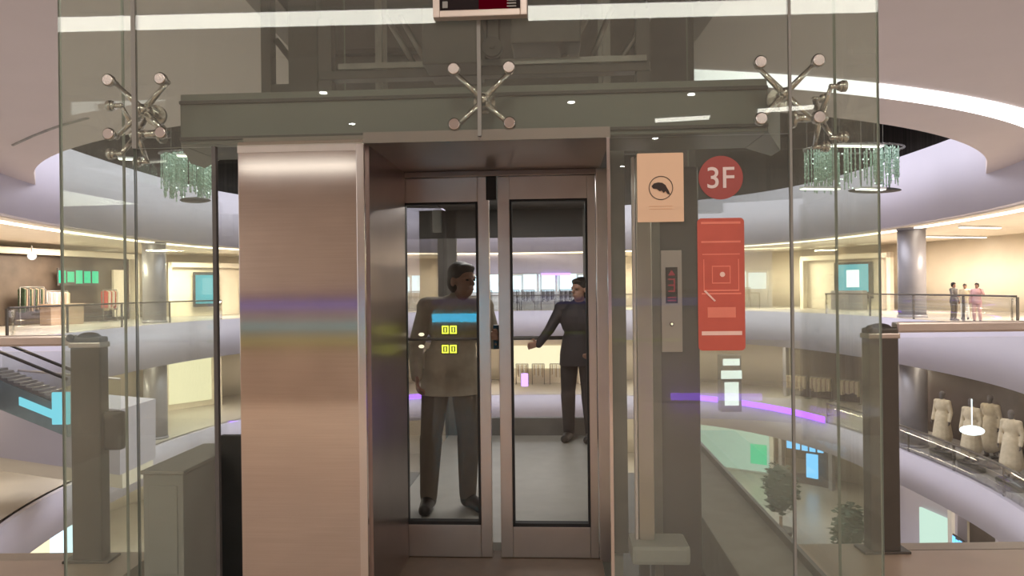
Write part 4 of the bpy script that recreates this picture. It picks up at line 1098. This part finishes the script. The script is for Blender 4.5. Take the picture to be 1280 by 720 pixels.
for i, (px, py) in enumerate(((404, 116), (440, 155), (714, 128), (864, 118), (819, 173), (778, 208))):
    p = mirror_to(px, py, CH-.02)
    t = thing('downlight', 'small round downlight in the landing ceiling', 'lamp', (p.x, p.y, CH-.03), 0, 'landing downlights')
    mb = MB(); mb.cyl((p.x, p.y, CH-.012), (p.x, p.y, CH), .11, n=20); mb.build('trim_ring', M['plastic_white'], t)
    mb = MB(); mb.cyl((p.x, p.y, CH-.03), (p.x, p.y, CH-.012), .075, n=20); mb.build('lens', M['e_spot'], t)

# ------------------------------------------------------------------ light
def area(name, loc, size, power, col, rot=(0, 0, 0), sy=None):
    l = bpy.data.lights.new(name, 'AREA'); l.energy = power; l.color = col; l.size = size
    if sy: l.shape = 'RECTANGLE'; l.size_y = sy
    o = bpy.data.objects.new(name, l); o.location = loc; o.rotation_euler = rot; C.objects.link(o); return o
area('skylight', (0, 36, 20), 26, 9000, (.92, .92, 1.0))
for i, deg in enumerate(range(-30, 220, 25)):
    a = R_(deg)
    for z, p in ((4.0, 900), (-2.2, 230), (-7.8, 170)):
        if z == -2.2 and deg < 15: continue
        area('corridor_light', (*rp(a, 4), z), 2.0, p, (1, .86, .68))
for x in (-6, 0, 6):
    for y in (-1.8,): area('landing_fill', (x, y, CH-.05), 1.2, 130, (1, .90, .80))  # added fill over the landing, no fittings built
for x in (-18, 15): area('landing_fill', (x, -14, CH-.05), 1.6, 600, (1, .90, .80))  # added fill behind the camera, brightens what the steel mirrors
area('car_fill', L((cu0+cu1)/2, 2.6, zc1-.02), 1.0, 22, (1, .95, .9), (0, 0, 0))  # added fill to lift the car floor, no fitting built
w = bpy.data.worlds.new('World'); bpy.context.scene.world = w; w.use_nodes = True
nt = w.node_tree; nt.nodes.clear()
bg = nt.nodes.new('ShaderNodeBackground'); bg.inputs[0].default_value = (1.0, .93, .91, 1); bg.inputs[1].default_value = .85
wo = nt.nodes.new('ShaderNodeOutputWorld'); nt.links.new(bg.outputs[0], wo.inputs[0])

# ------------------------------------------------------------------ camera and render look
cd = bpy.data.cameras.new('Camera'); cam = bpy.data.objects.new('Camera', cd); C.objects.link(cam)
cd.sensor_width = 36; cd.lens = F/1280*36; cd.clip_end = 300; cd.clip_start = .05
cd.shift_y = (HY-360)/1280
cam.matrix_world = Matrix.Translation(CAM) @ Matrix.Rotation(PI/2, 4, 'X') @ Matrix.Rotation(-ROLL, 4, 'Z')
sc = bpy.context.scene; sc.camera = cam
sc.view_settings.view_transform = 'Standard'; sc.view_settings.look = 'None'; sc.view_settings.gamma = 1; sc.view_settings.use_curve_mapping = False
sc.view_settings.exposure = 0.0
cy = sc.cycles
cy.use_denoising = True; cy.max_bounces = 10; cy.transparent_max_bounces = 40; cy.caustics_reflective = False; cy.caustics_refractive = False
cy.sample_clamp_indirect = 6
